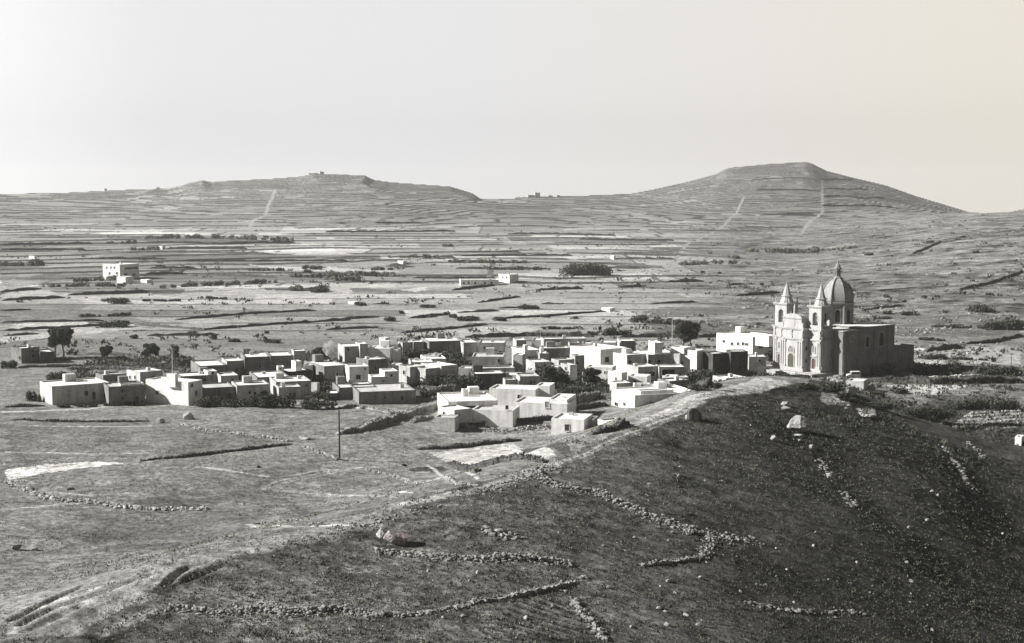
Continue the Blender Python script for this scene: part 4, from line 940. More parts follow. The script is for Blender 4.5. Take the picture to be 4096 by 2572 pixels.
def bush(label, u, v, w, h, mat='leaf', cat='shrub', name='shrub', group=None, seed=None, dens=1.0, dep=.8):
    """(u,v) middle of its foot, w x h pixels of the photograph"""
    p = at(u, v); sc = p.y / FPX; W_, H_ = w * sc, h * sc; dp = min(W_ * dep, 6 + H_)
    rg = np.random.default_rng(seed if seed is not None else int(u * 7 + v))
    k = max(4, int(W_ / max(H_, .5) * 4) + 3)
    c, r = lumps(rg, k, W_, H_, dp)
    r[:, 0] = np.minimum(r[:, 0], H_ * .7 + .25 * W_ / 3)
    c[:, 2] = rg.uniform(.2, .62, k) * H_; r[:, 2] = np.minimum(H_ - c[:, 2], c[:, 2] + .1 * H_) * rg.uniform(.85, 1.15, k)
    px = w * h / 16.0
    n = int(min(6000, max(90, px * 5)) * dens)
    V, F = leaf_quads(c, r, n, max(.1, min(.5, sc * 3.2)), rg)
    V[:, 2] = np.maximum(V[:, 2], -.3)
    o = mesh_np(name, V, F, M[mat]); o.location = (p.x, p.y, p.z)
    return tag(o, label, cat, group)
def tree(label, u, v, vt, w, vcrown, trunks=1, mat='leaf', name='tree'):
    p = at(u, v); sc = p.y / FPX; H_ = (v - vt) * sc; W_ = w * sc; cb = (v - vcrown) * sc
    t = empty(name, p); tag(t, label, 'tree'); rg = np.random.default_rng(int(u + v)); rn = random.Random(int(u))
    m = MB()
    for i in range(trunks):
        ox = (i - (trunks - 1) / 2) * W_ * .3
        m.tube([(ox, 0, -.4), (ox * 1.05 + .05, 0, cb * .5), (ox * .8, .1, cb), (ox * .6, 0, cb + (H_ - cb) * .5)], [.06 * H_ * .5 + .06, .05 * H_ * .5 + .04, .035 * H_ * .5 + .03, .02], 7)
        for k in range(6):
            a = rn.uniform(0, 6.28); z0 = cb * rn.uniform(.7, 1.1); l = W_ * rn.uniform(.2, .38)
            m.tube([(ox * .85, 0, z0), (ox * .85 + math.cos(a) * l * .6, math.sin(a) * l * .6, z0 + l * .5), (ox * .85 + math.cos(a) * l, math.sin(a) * l, z0 + l * .9)], [.07, .045, .015], 5)
    m.build('trunk', M['bark'], t)
    k = 30; c = np.stack([rg.uniform(-.36, .36, k) * W_, rg.uniform(-.3, .3, k) * W_, cb + rg.uniform(.12, .82, k) * (H_ - cb)], -1)
    c[:, 0] *= 1 - .35 * np.abs((c[:, 2] - cb) / (H_ - cb) - .45)
    r = np.stack([rg.uniform(.1, .2, k) * W_, rg.uniform(.12, .2, k) * W_, rg.uniform(.12, .2, k) * (H_ - cb)], -1)
    V, F = leaf_quads(c, r, int(max(1500, w * (v - vt) * 1.2)), max(.1, sc * 2.6), rg)
    mesh_np('crown', V, F, M[mat], t)
    return t
def _ico(sub, seed, amp=.35):
    bm = bmesh.new(); bmesh.ops.create_icosphere(bm, subdivisions=sub, radius=1)
    V = np.array([v.co[:] for v in bm.verts]); F = np.array([[v.index for v in f.verts] for f in bm.faces]); bm.free()
    rg = np.random.default_rng(seed)
    if sub <= 1: V = V * (1 + rg.uniform(-amp, amp * .6, (len(V), 1)))
    else:
        for _ in range(15):                 # cleaved planes
            d = rg.normal(size=3); d /= np.linalg.norm(d); o_ = rg.uniform(.55, .88); s = V @ d
            V = V - np.maximum(s - o_, 0)[:, None] * d * .97
        V = V * (1 + .5 * amp * fbm(V[:, 0] * 1.1 + 9 + V[:, 2], V[:, 1] * 1.1 + V[:, 2] * .8, 2, seed)[:, None]) * (1 + .12 * fbm(V[:, 0] * 7 + 9 + V[:, 2] * 4, V[:, 1] * 7 + V[:, 2] * 5, 4, seed + 3)[:, None])
    return V, F
_tmpl = [_ico(1, 100 + i) for i in range(8)]
def stones_mesh(P, size, rg, squash=.75):
    """P (n,3) centres, size (n,) radii -> V, F"""
    VV = []; FF = []; base = 0
    kind = rg.integers(0, 8, len(P))
    for k in range(8):
        i = np.nonzero(kind == k)[0]
        if len(i) == 0: continue
        tv, tf = _tmpl[k]; a = rg.uniform(0, 6.28, len(i)); ca, sa = np.cos(a), np.sin(a)
        sx = size[i] * rg.uniform(.8, 1.3, len(i)); sy = size[i] * rg.uniform(.7, 1.1, len(i)); sz = size[i] * squash * rg.uniform(.7, 1.15, len(i))
        x = tv[None, :, 0] * sx[:, None]; y = tv[None, :, 1] * sy[:, None]; z = tv[None, :, 2] * sz[:, None]
        v = np.stack([x * ca[:, None] - y * sa[:, None], x * sa[:, None] + y * ca[:, None], z], -1) + P[i][:, None]
        f = tf[None] + (np.arange(len(i)) * len(tv))[:, None, None] + base
        VV.append(v.reshape(-1, 3)); FF.append(f.reshape(-1, 3)); base += len(i) * len(tv)
    return np.concatenate(VV), np.concatenate(FF)
def along(Q, n, rg):
    Q = np.asarray(Q)[:, :2]; seg = np.linalg.norm(np.diff(Q, axis=0), axis=1); cum = np.concatenate([[0], np.cumsum(seg)])
    s = rg.uniform(0, cum[-1], n) if not isinstance(n, np.ndarray) else n * cum[-1]
    i = np.clip(np.searchsorted(cum, s) - 1, 0, len(seg) - 1); t = (s - cum[i]) / seg[i]
    d = (Q[i + 1] - Q[i]) / seg[i][:, None]
    return Q[i] + d * (t * seg[i])[:, None], np.stack([-d[:, 1], d[:, 0]], -1), cum[-1], s / cum[-1]
def rubble(label, pix_pts, width=1.0, hgt=.5, per=14, size=(.12, .38), mat='rubble', name='rubble_wall', cat='wall', gap=.12, group=None):
    Q = wpts(pix_pts); rg = np.random.default_rng(int(pix_pts[0][0] * 3 + pix_pts[0][1]))
    L_ = np.linalg.norm(np.diff(Q[:, :2], axis=0), axis=1).sum(); n = int(min(9000, L_ * per))
    P, N, _, s = along(Q, n, rg)
    keep = vnoise(s * L_ / 6, s * 0 + 3, int(L_) % 50) > gap * (.35 if per > 9 else 1); P, N, s = P[keep], N[keep], s[keep]; n = len(P)
    o_ = rg.normal(0, .4, n) * width * (.6 + .9 * vnoise(s * L_ / 9, s * 0, 5)); P = P + N * o_[:, None]
    z = ground(P[:, 0], P[:, 1]); hh = hgt * np.exp(-(o_ / (width * .5)) ** 2) * (.4 + .8 * vnoise(s * L_ / 5, s * 0, 11))
    z = z + hh * rg.random(n)
    sz = size[0] + (size[1] - size[0]) * rg.random(n) ** 2.2
    V, F = stones_mesh(np.stack([P[:, 0], P[:, 1], z], -1), sz, rg)
    if per <= 9 and width > .75:
        c = V.mean(0); o = mesh_np('scattered_stones', V - c, F, M[mat]); o.location = c
        return tag(o, kind='stuff')
    c = V.mean(0); o = mesh_np(name, V - c, F, M[mat]); o.location = c
    return tag(o, label, cat, group, 'thing')
def field_wall(label, pix_pts, h=1.2, t=.7, mat='rubdark', name='field_wall', cat='wall', group=None, step=1.0, jag=.35):
    """dry-stone wall or retaining step with a ragged top"""
    Q = wpts(pix_pts); rg = np.random.default_rng(int(pix_pts[0][0] * 3 + pix_pts[0][1] * 5))
    L_ = np.linalg.norm(np.diff(Q[:, :2], axis=0), axis=1).sum(); near = Q[:, 1].mean() < 425
    if near: step = .4
    n = max(4, int(L_ / step))
    P, N, _, s = along(Q, np.linspace(0, 1, n), rg)
    wob = 1.2 * (vnoise(s * L_ / 18, s * 0, 3) - .5)
    P = P + N * (wob + rg.normal(0, .08, n))[:, None]
    z = ground(P[:, 0], P[:, 1]); fade = np.minimum(1, np.minimum(s, 1 - s) * L_ / 4 + .25)
    hk = h * fade * (1 + jag * (vnoise(s * L_ / 3, s * 0, 9) - .5) * 2)
    top = hk * (.8 if near else 1) + rg.normal(0, .07, n); hw = t / 2
    rows = [P - N * hw, P - N * hw * .8, P + N * hw * .8, P + N * hw]; zs = [z - .8, z + top, z + top * rg.uniform(.9, 1.05, n), z - .8]
    V = np.stack([np.column_stack([r_, q_]) for r_, q_ in zip(rows, zs)], 1).reshape(-1, 3)
    V = V + rg.normal(0, .05, V.shape)
    F = []
    i = np.arange(n - 1) * 4
    for k in range(3): F.append(np.stack([i + k, i + 4 + k, i + 5 + k, i + 1 + k], -1))
    F.append(np.array([[0, 1, 2, 3], [4 * n - 1, 4 * n - 2, 4 * n - 3, 4 * n - 4]]))
    Fq = np.concatenate(F)
    m = int(min(9000, L_ * h * 26)) if near else int(L_ * .9)
    PP, NN, _, ss = along(Q, m, rg); PP = PP + NN * (1.2 * (vnoise(ss * L_ / 18, ss * 0, 3) - .5))[:, None]
    side = rg.uniform(-1, 1, m); PP = PP + NN * (np.sign(side) * np.abs(side) ** .5 * t * .55)[:, None]
    zz = ground(PP[:, 0], PP[:, 1]); hq = h * np.minimum(1, np.minimum(ss, 1 - ss) * L_ / 4 + .25) * (1 + jag * (vnoise(ss * L_ / 3, ss * 0, 9) - .5) * 2)
    sv, sf = stones_mesh(np.column_stack([PP, zz + rg.random(m) * hq]), rg.uniform(.1, .27, m) * (1 if near else 2), rg)
    V2 = np.concatenate([V, sv]); c = V2.mean(0)
    o = mesh_np(name, V2 - c, [Fq, sf + len(V)], M[mat]); o.location = c
    return tag(o, label, cat, group, 'thing')
def hedge(label, pix_pts, h=1.8, w=1.6, mat='leaf', name='hedge', cat='hedge', group=None, dens=1.0):
    Q = wpts(pix_pts); rg = np.random.default_rng(int(pix_pts[0][0] * 3 + pix_pts[0][1] * 5))
    L_ = np.linalg.norm(np.diff(Q[:, :2], axis=0), axis=1).sum(); k = max(5, int(L_ / (h * .55)))
    P, N, _, s = along(Q, k, rg); hh = h * (.45 + .75 * vnoise(s * L_ / 4, s * 0, 19)); P = P + N * rg.normal(0, w * .25, k)[:, None]
    z = ground(P[:, 0], P[:, 1]); cen = np.column_stack([P, z + hh * .45]); rad = np.stack([hh * .55 + .2, np.full(k, w * .45), hh * .55], -1)
    sc = Q[:, 1].mean() / FPX
    n = int(min(9000, L_ * h / (sc * sc) / 16 * 4 * dens)); V, F = leaf_quads(cen, rad, max(n, 150), max(.12, sc * 3), rg)
    c = V.mean(0); o = mesh_np(name, V - c, F, M[mat]); o.location = c
    return tag(o, label, cat, group)
def boulder(label, u, v, w, h, mat='rock', seed=1, name='boulder', dep=.8, lean=0, sub=5, amp=.8, sink=.2, group=None):
    p = at(u, v); sc = p.y / FPX; V, F = _ico(sub, seed, amp)
    V = V / np.abs(V).max(0); V = V * np.array([w * sc / 2, w * sc / 2 * dep, h * sc / 2 * (1 + sink)])
    o = mesh_np(name, V, F, M[mat]); o.location = (p.x, p.y + w * sc * .2, p.z + h * sc * .5 * (1 - sink)); o.rotation_euler = (0, lean, 0)
    return tag(o, label, 'rock', group)

# ---- near hill and low field walls
rubble('broad band of tumbled pale stones climbing down the dark slope from the crest', [(2145, 1901), (2199, 1949), (2294, 1969), (2409, 1983), (2463, 2016), (2537, 2043), (2618, 2084), (2706, 2111), (2787, 2152)], 1.5, .6, 26, gap=.1)
rubble('fan of scattered stones at the lower corner of the tumbled wall', [(2759, 2124), (2830, 2145), (2879, 2159), (2950, 2180), (3050, 2180)], 2.2, .3, 12)
rubble('short stone band turning back below the fan of scattered stones', [(2872, 2166), (2850, 2210), (2830, 2251)], 1.4, .4, 18, gap=.1)
field_wall('dark shaded bank ending at the short stone band', [(2836, 2240), (2700, 2262), (2571, 2281)], .35, .7, mat='rubble')
rubble('curved rubble wall starting under the reddish rock on the hillside', [(1496, 2226), (1604, 2233), (1773, 2253), (1908, 2267), (2044, 2260), (2172, 2267), (2287, 2280)], 1.1, .6, 30, gap=.08)
rubble('cluster of low stones in the middle of the grassy enclosure', [(1915, 2160), (1990, 2140), (2060, 2185)], 2.2, .2, 9, size=(.12, .5))
rubble('long rough wall of heaped stones along the bottom left slope', [(642, 2463), (777, 2476), (879, 2486), (980, 2469), (1082, 2476), (1183, 2486), (1345, 2470), (1500, 2494)], 1.3, .6, 30, gap=.05)
rubble('lower stone wall continuing right of the heaped wall into shade', [(1500, 2494), (1638, 2490), (1773, 2473), (1861, 2456)], .8, .45, 20, gap=.15)
field_wall('dim mossy bank rising from the lower stone wall to the small gap', [(1861, 2456), (2044, 2424), (2213, 2388), (2314, 2357)], .35, .8, mat='rubble')
rubble('line of white stones dropping to the bottom edge of the picture', [(2294, 2422), (2328, 2483), (2375, 2524), (2416, 2571), (2430, 2600)], .8, .4, 16, gap=.2, size=(.14, .5))
rubble('thin broken stone row above the line of white stones', [(2260, 2400), (2310, 2350), (2370, 2335)], .8, .2, 5)
rubble('low stone row in the dark lower right slope', [(2915, 2422), (3000, 2440), (3120, 2460), (3200, 2482), (3280, 2480)], .8, .3, 9, gap=.3, size=(.14, .45))
rubble('second low stone row further right on the lower slope', [(3340, 2485), (3400, 2480), (3500, 2490)], 1.0, .3, 6, gap=.2)
rubble('broken trail of stones running down the slope from the pale boulder', [(3255, 1800), (3300, 1860), (3345, 1930), (3380, 1960), (3420, 2010), (3450, 2050)], 1.1, .3, 6, gap=.35, size=(.14, .5))
rubble('trail of stones down the right flank towards the valley', [(3800, 1800), (3840, 1850), (3870, 1900), (3900, 1950), (3960, 1995)], 1.0, .3, 5, gap=.3, size=(.14, .55))
rubble('stony crest edge above the broad band of tumbled stones', [(1900, 1985), (2000, 1960), (2090, 1925), (2180, 1890), (2260, 1880)], 2.4, .2, 9, gap=.2)
rubble('small stones lining the crest near the hill path', [(1400, 2135), (1520, 2100), (1640, 2060), (1790, 2030)], 1.4, .2, 5, gap=.3)
field_wall('dark retaining wall along the near side of the bright bare field', E4([(718, 466), (1000, 468), (1300, 462)]), 1.0, .8, jag=.12)
field_wall('dark wall along the far side of the bright bare field', E4([(540, 380), (700, 376), (800, 368), (1000, 348), (1160, 326)]), .7, .7)
field_wall('long thin wall crossing the left meadow to the pole', D4([(800, 452), (1000, 432), (1250, 402), (1480, 377), (1710, 347)]), .5, .5)
rubble('bright stone wall from the wall junction down to the foot of the dark pole', D4([(1720, 350), (1780, 362), (1850, 382), (1920, 410), (1990, 442)]), .7, .5, 18, gap=.02, mat='rock')
rubble('pale broken wall sloping across the meadow above the junction', D4([(1060, 225), (1140, 255), (1350, 278), (1500, 298), (1700, 328)]), .9, .45, 18, gap=.05, mat='rock')
field_wall('dim low wall parallel to the front of the village, left meadow', D4([(30, 205), (150, 208), (400, 212), (600, 215), (860, 210)]), .45, .5)
field_wall('earth bank curving up from the pole meadow to the white farm compound', E4([(60, 290), (200, 270), (290, 245), (380, 212), (500, 172), (640, 132), (700, 105), (715, 70)]), 1.3, 1.6, mat='rubble')
rubble('stony top of the curving earth bank', E4([(200, 262), (380, 205), (500, 165), (640, 125), (712, 75)]), 1.0, .9, 10, size=(.15, .4))
field_wall('short second bank inside the curving earth bank', E4([(520, 218), (580, 195), (640, 185)]), 1.0, 1.2, mat='rubble')
rubble('long bright trail of white stones across the lower left meadow', D4([(0, 582), (100, 622), (230, 672), (350, 692), (480, 690), (650, 722), (830, 738), (1000, 738), (1200, 742)]), .9, .4, 16, gap=.05, size=(.14, .5), mat='rock')
rubble('bright stone line running diagonally below the dark oval patch', E4([(230, 500), (400, 532), (600, 577), (780, 600), (900, 602)]), .75, .35, 16, gap=.05, mat='rock')
rubble('heap of rubble between the compound and the square outbuilding', E4([(820, 245), (920, 262), (1010, 262), (1100, 268), (1150, 258), (1330, 248)]), 1.9, .9, 34, gap=.0, size=(.15, .5))
rubble('loose stones in front of the low white shed', E4([(1340, 318), (1450, 335), (1560, 350)]), 1.2, .4, 10)
field_wall('black shaded bank in front of the low white shed', E4([(1580, 300), (1650, 285), (1740, 260), (1800, 228)]), 1.3, 1.2)
field_wall('low grey wall at the foot of the compound corner', E4([(640, 218), (700, 235), (790, 240)]), 1.2, .8, mat='rubble')
rubble('scattered meadow stones on the lower left grassland', D4([(1470, 830), (1600, 815), (1750, 830), (1900, 840)]), 1.6, .3, 4, gap=.3)
rubble('white rubble fringe along the track by the animal yard', E4([(150, 112), (260, 128), (360, 142), (420, 170)]), 1.2, .4, 10)
rubble('pale stones tumbled below the church at the right of the crest', G8([(80, 520), (160, 510), (150, 640), (230, 700), (300, 720)]), 2.2, .8, 12, size=(.2, .7))
rubble('stony patch on the bare ground right of the crest', G8([(60, 780), (160, 790), (260, 800)]), 3.0, .3, 8, size=(.15, .5))
rubble('pale stone edging of the valley terrace on the right', G8([(1250, 1070), (1350, 1100), (1450, 1170), (1600, 1290), (1700, 1380)]), 1.1, .4, 6)
for i, (a, b_) in enumerate([((1520, 915), (2030, 885)), ((1470, 950), (2030, 915)), ((1400, 985), (2030, 945)), ((1340, 1020), (2030, 980)), ((1360, 1052), (2030, 1018))]):
    rubble(['topmost', 'second', 'third', 'fourth', 'lowest'][i] + ' of the five pale stone rows at the right edge of the valley', G8([a, b_]), .5, .5, 20, gap=.1, size=(.15, .42), group='stone rows on the right', mat='rock')
field_wall('dark wall under the lowest pale stone row', G8([(1380, 1072), (1700, 1050), (2030, 1030)]), .8, .8)
field_wall('long dark embankment wall below the road right of the church', G8([(560, 575), (900, 585), (1120, 610), (1500, 600), (2040, 585)]), 1.6, 1.0, mat='vdark')
field_wall('pale kerb wall of the road right of the church', G8([(1050, 538), (1400, 530), (1660, 518)]), .5, .5, mat='pale')
field_wall('dark wall slanting up to the right edge beyond the church', G8([(1050, 275), (1250, 250), (1420, 235)]), 1.4, 1.4)
field_wall('thin dark wall rising to the right edge beyond the church hedge', G8([(1440, 200), (1720, 185), (1850, 150), (2040, 115)]), 1.0, 1.0)
field_wall('pale broken wall beyond the church yard', G8([(930, 260), (1090, 270)]), 1.2, .8, mat='pale')
field_wall('rubble field wall with light stones beyond the road', G8([(1440, 235), (1700, 250), (2040, 265)]), .9, 1.0, mat='rubble')

YW = [('pale yard wall beside the cream two-storey house', [(1471, 1560), (1550, 1556), (1590, 1548)], 1.6, 'rubble'), ('grey yard wall under the dark garden trees', [(1640, 1562), (1760, 1568), (1860, 1560)], 1.3, 'rubble'),
      ('broken pale wall in the rubbly ground behind the compound', [(1700, 1610), (1760, 1600), (1830, 1592)], 1.0, 'rubble'), ('second broken wall in the rubbly ground, nearer the compound', [(1680, 1632), (1740, 1626), (1790, 1618)], .8, 'rubble'),
      ('curved garden wall right of the long white farm range', [(2280, 1632), (2340, 1606), (2400, 1600), (2446, 1606)], 1.6, 'rubble'), ('dark inner wall of the curved garden', [(2290, 1650), (2360, 1640), (2440, 1632)], 1.4, 'rubdark'),
      ('pale low wall in front of the dark village trees', [(2228, 1530), (2262, 1532)], 1.2, 'rock'), ('white low wall stub at the village trees, right of the pale low wall', [(2268, 1534), (2304, 1540)], 1.4, 'rock'),
      ('bright wall top below the small white cottage', [(2440, 1560), (2500, 1566), (2540, 1562)], 1.2, 'rubble'), ('yard wall between the slab house and the low hillside house', [(2770, 1560), (2830, 1556), (2850, 1540)], 1.2, 'rubdark'),
      ('low wall behind the white farmhouse roofs, running to the stony field', [(240, 1478), (420, 1480), (640, 1484)], .9, 'rubble'), ('pale wall at the far side of the stony field by the lollipop trees', [(60, 1472), (300, 1470), (560, 1474), (640, 1478)], .8, 'rubdark'),
      ('stony field wall behind the lollipop trees', [(330, 1420), (500, 1425), (620, 1432), (760, 1436)], .8, 'rubble'), ('wall at the foot of the brown house at far left', [(40, 1446), (200, 1442), (330, 1440)], .8, 'rubdark'),
      ('front garden wall of the slim white hut', [(1130, 1500), (1200, 1502), (1245, 1506)], 1.2, 'rubble'), ('wall along the lane behind the back row', [(1860, 1352), (2100, 1346), (2380, 1350)], 1.2, 'rubdark'),
      ('long wall from the back row towards the church, behind the white cube', [(2480, 1352), (2620, 1350), (2800, 1352), (2870, 1350)], 1.2, 'rubdark'), ('meadow wall joining the hedge end to the dark pole field', [(1350, 1642), (1420, 1632), (1440, 1640)], .8, 'rubble'),
      ('dark bank wall in front of the long white farm range', [(1800, 1722), (1900, 1712), (2050, 1700), (2200, 1684), (2290, 1668)], 1.0, 'rubdark'), ('track edge wall at the left, leading to the white farmhouse', [(0, 1636), (80, 1634), (160, 1632)], .8, 'rubdark')]
for lab, P, hh, mt in YW: field_wall(lab, P, hh, .6, mat=mt, name='yard_wall', jag=.25)
# ---- rocks
boulder('dark squared boulder with a sunlit left side on the hill crest path', 2786, 1688, 62, 52, 'vdark', 3, amp=.35, dep=.9)  # near-black colour carries the shade of the boulder's right side
boulder('small pale rock added for the sunlit left side of the dark squared boulder', 2756, 1682, 22, 24, 'rock', 4)  # added rock, stands in for the boulder's sunlit left face
boulder('big pale weathered boulder high on the dark slope', 3205, 1735, 92, 66, 'rock', 11, dep=.7)
boulder('flat pale rock leaning above the big pale boulder', 3155, 1648, 44, 16, 'rock', 5)
boulder('pointed pale rock up the slope above the big pale boulder', 3150, 1632, 36, 22, 'rock', 6, lean=-.3)
boulder('white rounded rock left of and below the big pale boulder', 3108, 1770, 36, 24, 'rock', 7)
boulder('flat white slab just below the big pale boulder', 3208, 1757, 46, 12, 'rock', 8)
boulder('small square white stone further down from the big boulder', 3262, 1803, 22, 18, 'rock', 9, sub=3)
boulder('large reddish outcrop on the left hill slope above the curved wall', 1580, 2200, 120, 62, 'redrock', 14, dep=.6, amp=1.0)
boulder('pale left shoulder of the reddish outcrop', 1520, 2170, 56, 40, 'rock', 15)
boulder('white peaked rock heap in the meadow below the pale tower house', 737, 1683, 50, 30, 'rock', 16, name='rock_heap')
boulder('low stone heap at the end of the dim meadow wall', 628, 1698, 44, 20, 'rock', 17, name='rock_heap')
boulder('flat white slab beside the wall junction in the meadow', 1208, 1764, 52, 12, 'rock', 18)
boulder('dark rock at the left edge of the lower meadow', 25, 2222, 50, 26, 'dark', 19)
boulder('small dark rock right of the one at the left edge', 100, 2222, 36, 12, 'dark', 20, sub=3)
boulder('pale outcrop below the church road', 3410, 1590, 60, 40, 'rock', 21)
boulder('grey round rock near the church road', 3500, 1565, 36, 26, 'grey', 22)
boulder('white bare rock shelf on the right slope', 3480, 1668, 78, 16, 'rock', 24, dep=1.5)
boulder('pale slab of rock amid the cluster of low stones', 1992, 2152, 34, 14, 'rock', 25, sub=3)
rg = np.random.default_rng(55)
LOOSE = []
for i in range(110):
    q = rg.random()
    u = rg.uniform(2650, 4050) if q < .7 else rg.uniform(1500, 2700); v = rg.uniform(1700, 2560) if q < .7 else rg.uniform(2060, 2560)
    if u > 3000 and v < 1700 + (u - 3200) * .25: continue
    if u < 2500 and v < 2400 - (u - 1200) * .25: continue
    LOOSE.append((u, v))
LM = []
for i, (u, v) in enumerate(LOOSE):
    p = at(u, v); s = .12 + .28 * rg.random() ** 2
    if i < 5:
        V, F = _ico(2, 300 + i, .5); o = mesh_np('loose_stone', V, F, M['rock']); LM.append(o.data)
    else:
        o = bpy.data.objects.new('loose_stone', LM[i % 5]); COL.objects.link(o)
    o.scale = (s * rg.uniform(.8, 1.4), s, s); o.rotation_euler = (0, 0, rg.uniform(0, 6)); o.location = (p.x, p.y, p.z + s * .2)
    tag(o, 'small pale loose stone lying on the dark grassy hillside', 'stone', 'loose stones on the hillside')

# ---- far field walls and hedges: dark lines across the plain
FW = [A6([(460, 1000), (700, 990), (1020, 975)]), A6([(0, 977), (280, 957)]), A6([(0, 1037), (440, 1017)]), A6([(1200, 1170), (1680, 1130), (2170, 1105)]), A6([(1360, 1242), (1900, 1200), (2408, 1170)]), A6([(0, 1247), (600, 1215), (900, 1195)]),
      A6([(920, 1205), (1200, 1225), (1400, 1245)]), A6([(0, 1188), (700, 1178)]), A6([(0, 1282), (250, 1268)]), A6([(1020, 815), (1360, 815)]), A6([(1000, 852), (1280, 852)]), A6([(1360, 852), (1900, 878)]), A6([(0, 1107), (200, 1100)]),
      A6([(1000, 640), (1500, 650), (2030, 640)]), A6([(1150, 700), (1900, 720)]), A6([(1200, 762), (2408, 770)]), A6([(1150, 680), (1700, 680)]), A6([(0, 655), (640, 645)]), A6([(0, 690), (600, 690)]), A6([(600, 745), (1150, 750)]), A6([(1000, 1280), (1500, 1275)]),
      B6([(0, 1172), (370, 1150)]), B6([(520, 1262), (800, 1238), (1120, 1203)]), B6([(2000, 792), (2330, 812)]), B6([(1960, 710), (2400, 715)]), B6([(2000, 747), (2408, 752)]), B6([(880, 965), (1170, 932)]), B6([(1450, 965), (1780, 955)]), B6([(2020, 945), (2200, 940)]), B6([(1060, 1050), (1340, 1010)]),
      B6([(1200, 1090), (1480, 1085)]), B6([(1490, 1060), (1640, 1060)]), B6([(580, 1160), (850, 1130)]), B6([(910, 1120), (1200, 1110)]), B6([(1150, 1165), (1600, 1140), (1940, 1110)]), B6([(330, 1060), (450, 1060)]), B6([(600, 882), (1190, 887)]), B6([(850, 765), (1380, 775)]), B6([(900, 815), (1550, 820)]),
      B6([(440, 737), (900, 742)]), B6([(0, 745), (500, 765)]), B6([(900, 700), (1350, 705)]), B6([(0, 1240), (350, 1225), (550, 1262)]), B6([(1480, 1225), (1640, 1230)]), B6([(0, 565), (900, 560)]), B6([(350, 500), (720, 505)]), B6([(1250, 580), (2000, 590)]), B6([(1750, 615), (2400, 625)]), B6([(930, 730), (1700, 725)]),
      C6([(0, 640), (240, 650)]), C6([(0, 667), (520, 692)]), C6([(980, 592), (1480, 592)]), C6([(870, 612), (1000, 612)]), C6([(1300, 545), (1500, 545)]), C6([(100, 850), (350, 845)]), C6([(500, 870), (610, 865)]), C6([(560, 940), (840, 920)]), C6([(0, 992), (310, 980)]), C6([(540, 545), (980, 560)]), C6([(560, 500), (980, 500)]),
      C6([(1990, 902), (2200, 860), (2408, 780)]), C6([(1370, 1035), (1640, 1000)]), C6([(1690, 670), (1870, 590)]), C6([(640, 200), (1080, 210)]), C6([(1080, 190), (1290, 195)]), C6([(680, 260), (1090, 270)]), C6([(1110, 300), (1500, 310)]), C6([(700, 420), (1050, 415)]), C6([(1100, 360), (1560, 370)]), C6([(1110, 250), (1400, 255)]), C6([(860, 300), (1090, 320)]), C6([(1280, 515), (1470, 515)]), C6([(0, 600), (230, 605)]), C6([(250, 520), (700, 525)])]
for i, P in enumerate(FW):
    d = at(*P[0]).y
    field_wall('low dark dry stone wall running across the far fields and terraces', P, .75 if d < 600 else 1.1 if d < 1000 else 1.6, .8 if d < 800 else 1.2, mat='rubdark', group='field walls across the far plain', step=2.5)
FH = [(A6([(290, 945), (600, 935), (870, 940)]), 2.6), (A6([(1100, 950), (1500, 930), (1900, 912)]), 3.0), (A6([(1990, 872), (2408, 882)]), 3.5), (A6([(1710, 828), (1960, 832)]), 2.2), (A6([(0, 795), (320, 795)]), 5), (A6([(860, 688), (1090, 688)]), 3.4), (A6([(750, 640), (950, 644)]), 3.6),
      (A6([(1000, 608), (1550, 605)]), 4.5), (A6([(1560, 612), (2020, 628)]), 5), (A6([(500, 905), (820, 890)]), 3), (A6([(1990, 965), (2280, 972)]), 4), (A6([(1360, 1020), (1550, 1030)]), 2), (A6([(700, 1040), (900, 1045)]), 2.5), (A6([(970, 1040), (1250, 1042)]), 1.8), (A6([(520, 1150), (880, 1140)]), 1.8),
      (B6([(0, 855), (500, 872)]), 3.6), (B6([(0, 893), (240, 903)]), 3.5), (B6([(320, 825), (520, 825)]), 3), (B6([(440, 740), (780, 744)]), 3), (B6([(850, 770), (1380, 778)]), 3), (B6([(1100, 820), (1550, 826)]), 3), (B6([(640, 1082), (770, 1082)]), 1.8), (B6([(850, 1150), (1080, 1180)]), 2.2), (B6([(620, 1160), (850, 1135)]), 1.8),
      (B6([(1340, 1092), (1490, 1092)]), 2.2), (B6([(2080, 1180), (2408, 1200)]), 2.5), (B6([(1700, 1275), (2100, 1275)]), 2.4), (B6([(1480, 1235), (1720, 1232)]), 1.6), (C6([(190, 738), (550, 735)]), 3.6), (C6([(620, 655), (1070, 660)]), 5), (C6([(1070, 650), (1320, 632)]), 2.5), (C6([(500, 690), (560, 700)]), 3),
      (G8([(1640, 30), (2030, 35)]), 2.2), (G8([(1090, 20), (1640, 40)]), 1.6), (G8([(940, 150), (1250, 165)]), 1.6), (G8([(1280, 350), (1700, 365)]), 1.3)]
for P, hh in FH:
    hedge('dark bushy hedgerow strip on the far fields', P, hh * .75, hh * .9, mat='leafp' if hh > 2.4 else 'leaf', group='hedgerows on the far plain')  # taller hedges get paler leaves, distance haze put into their colour
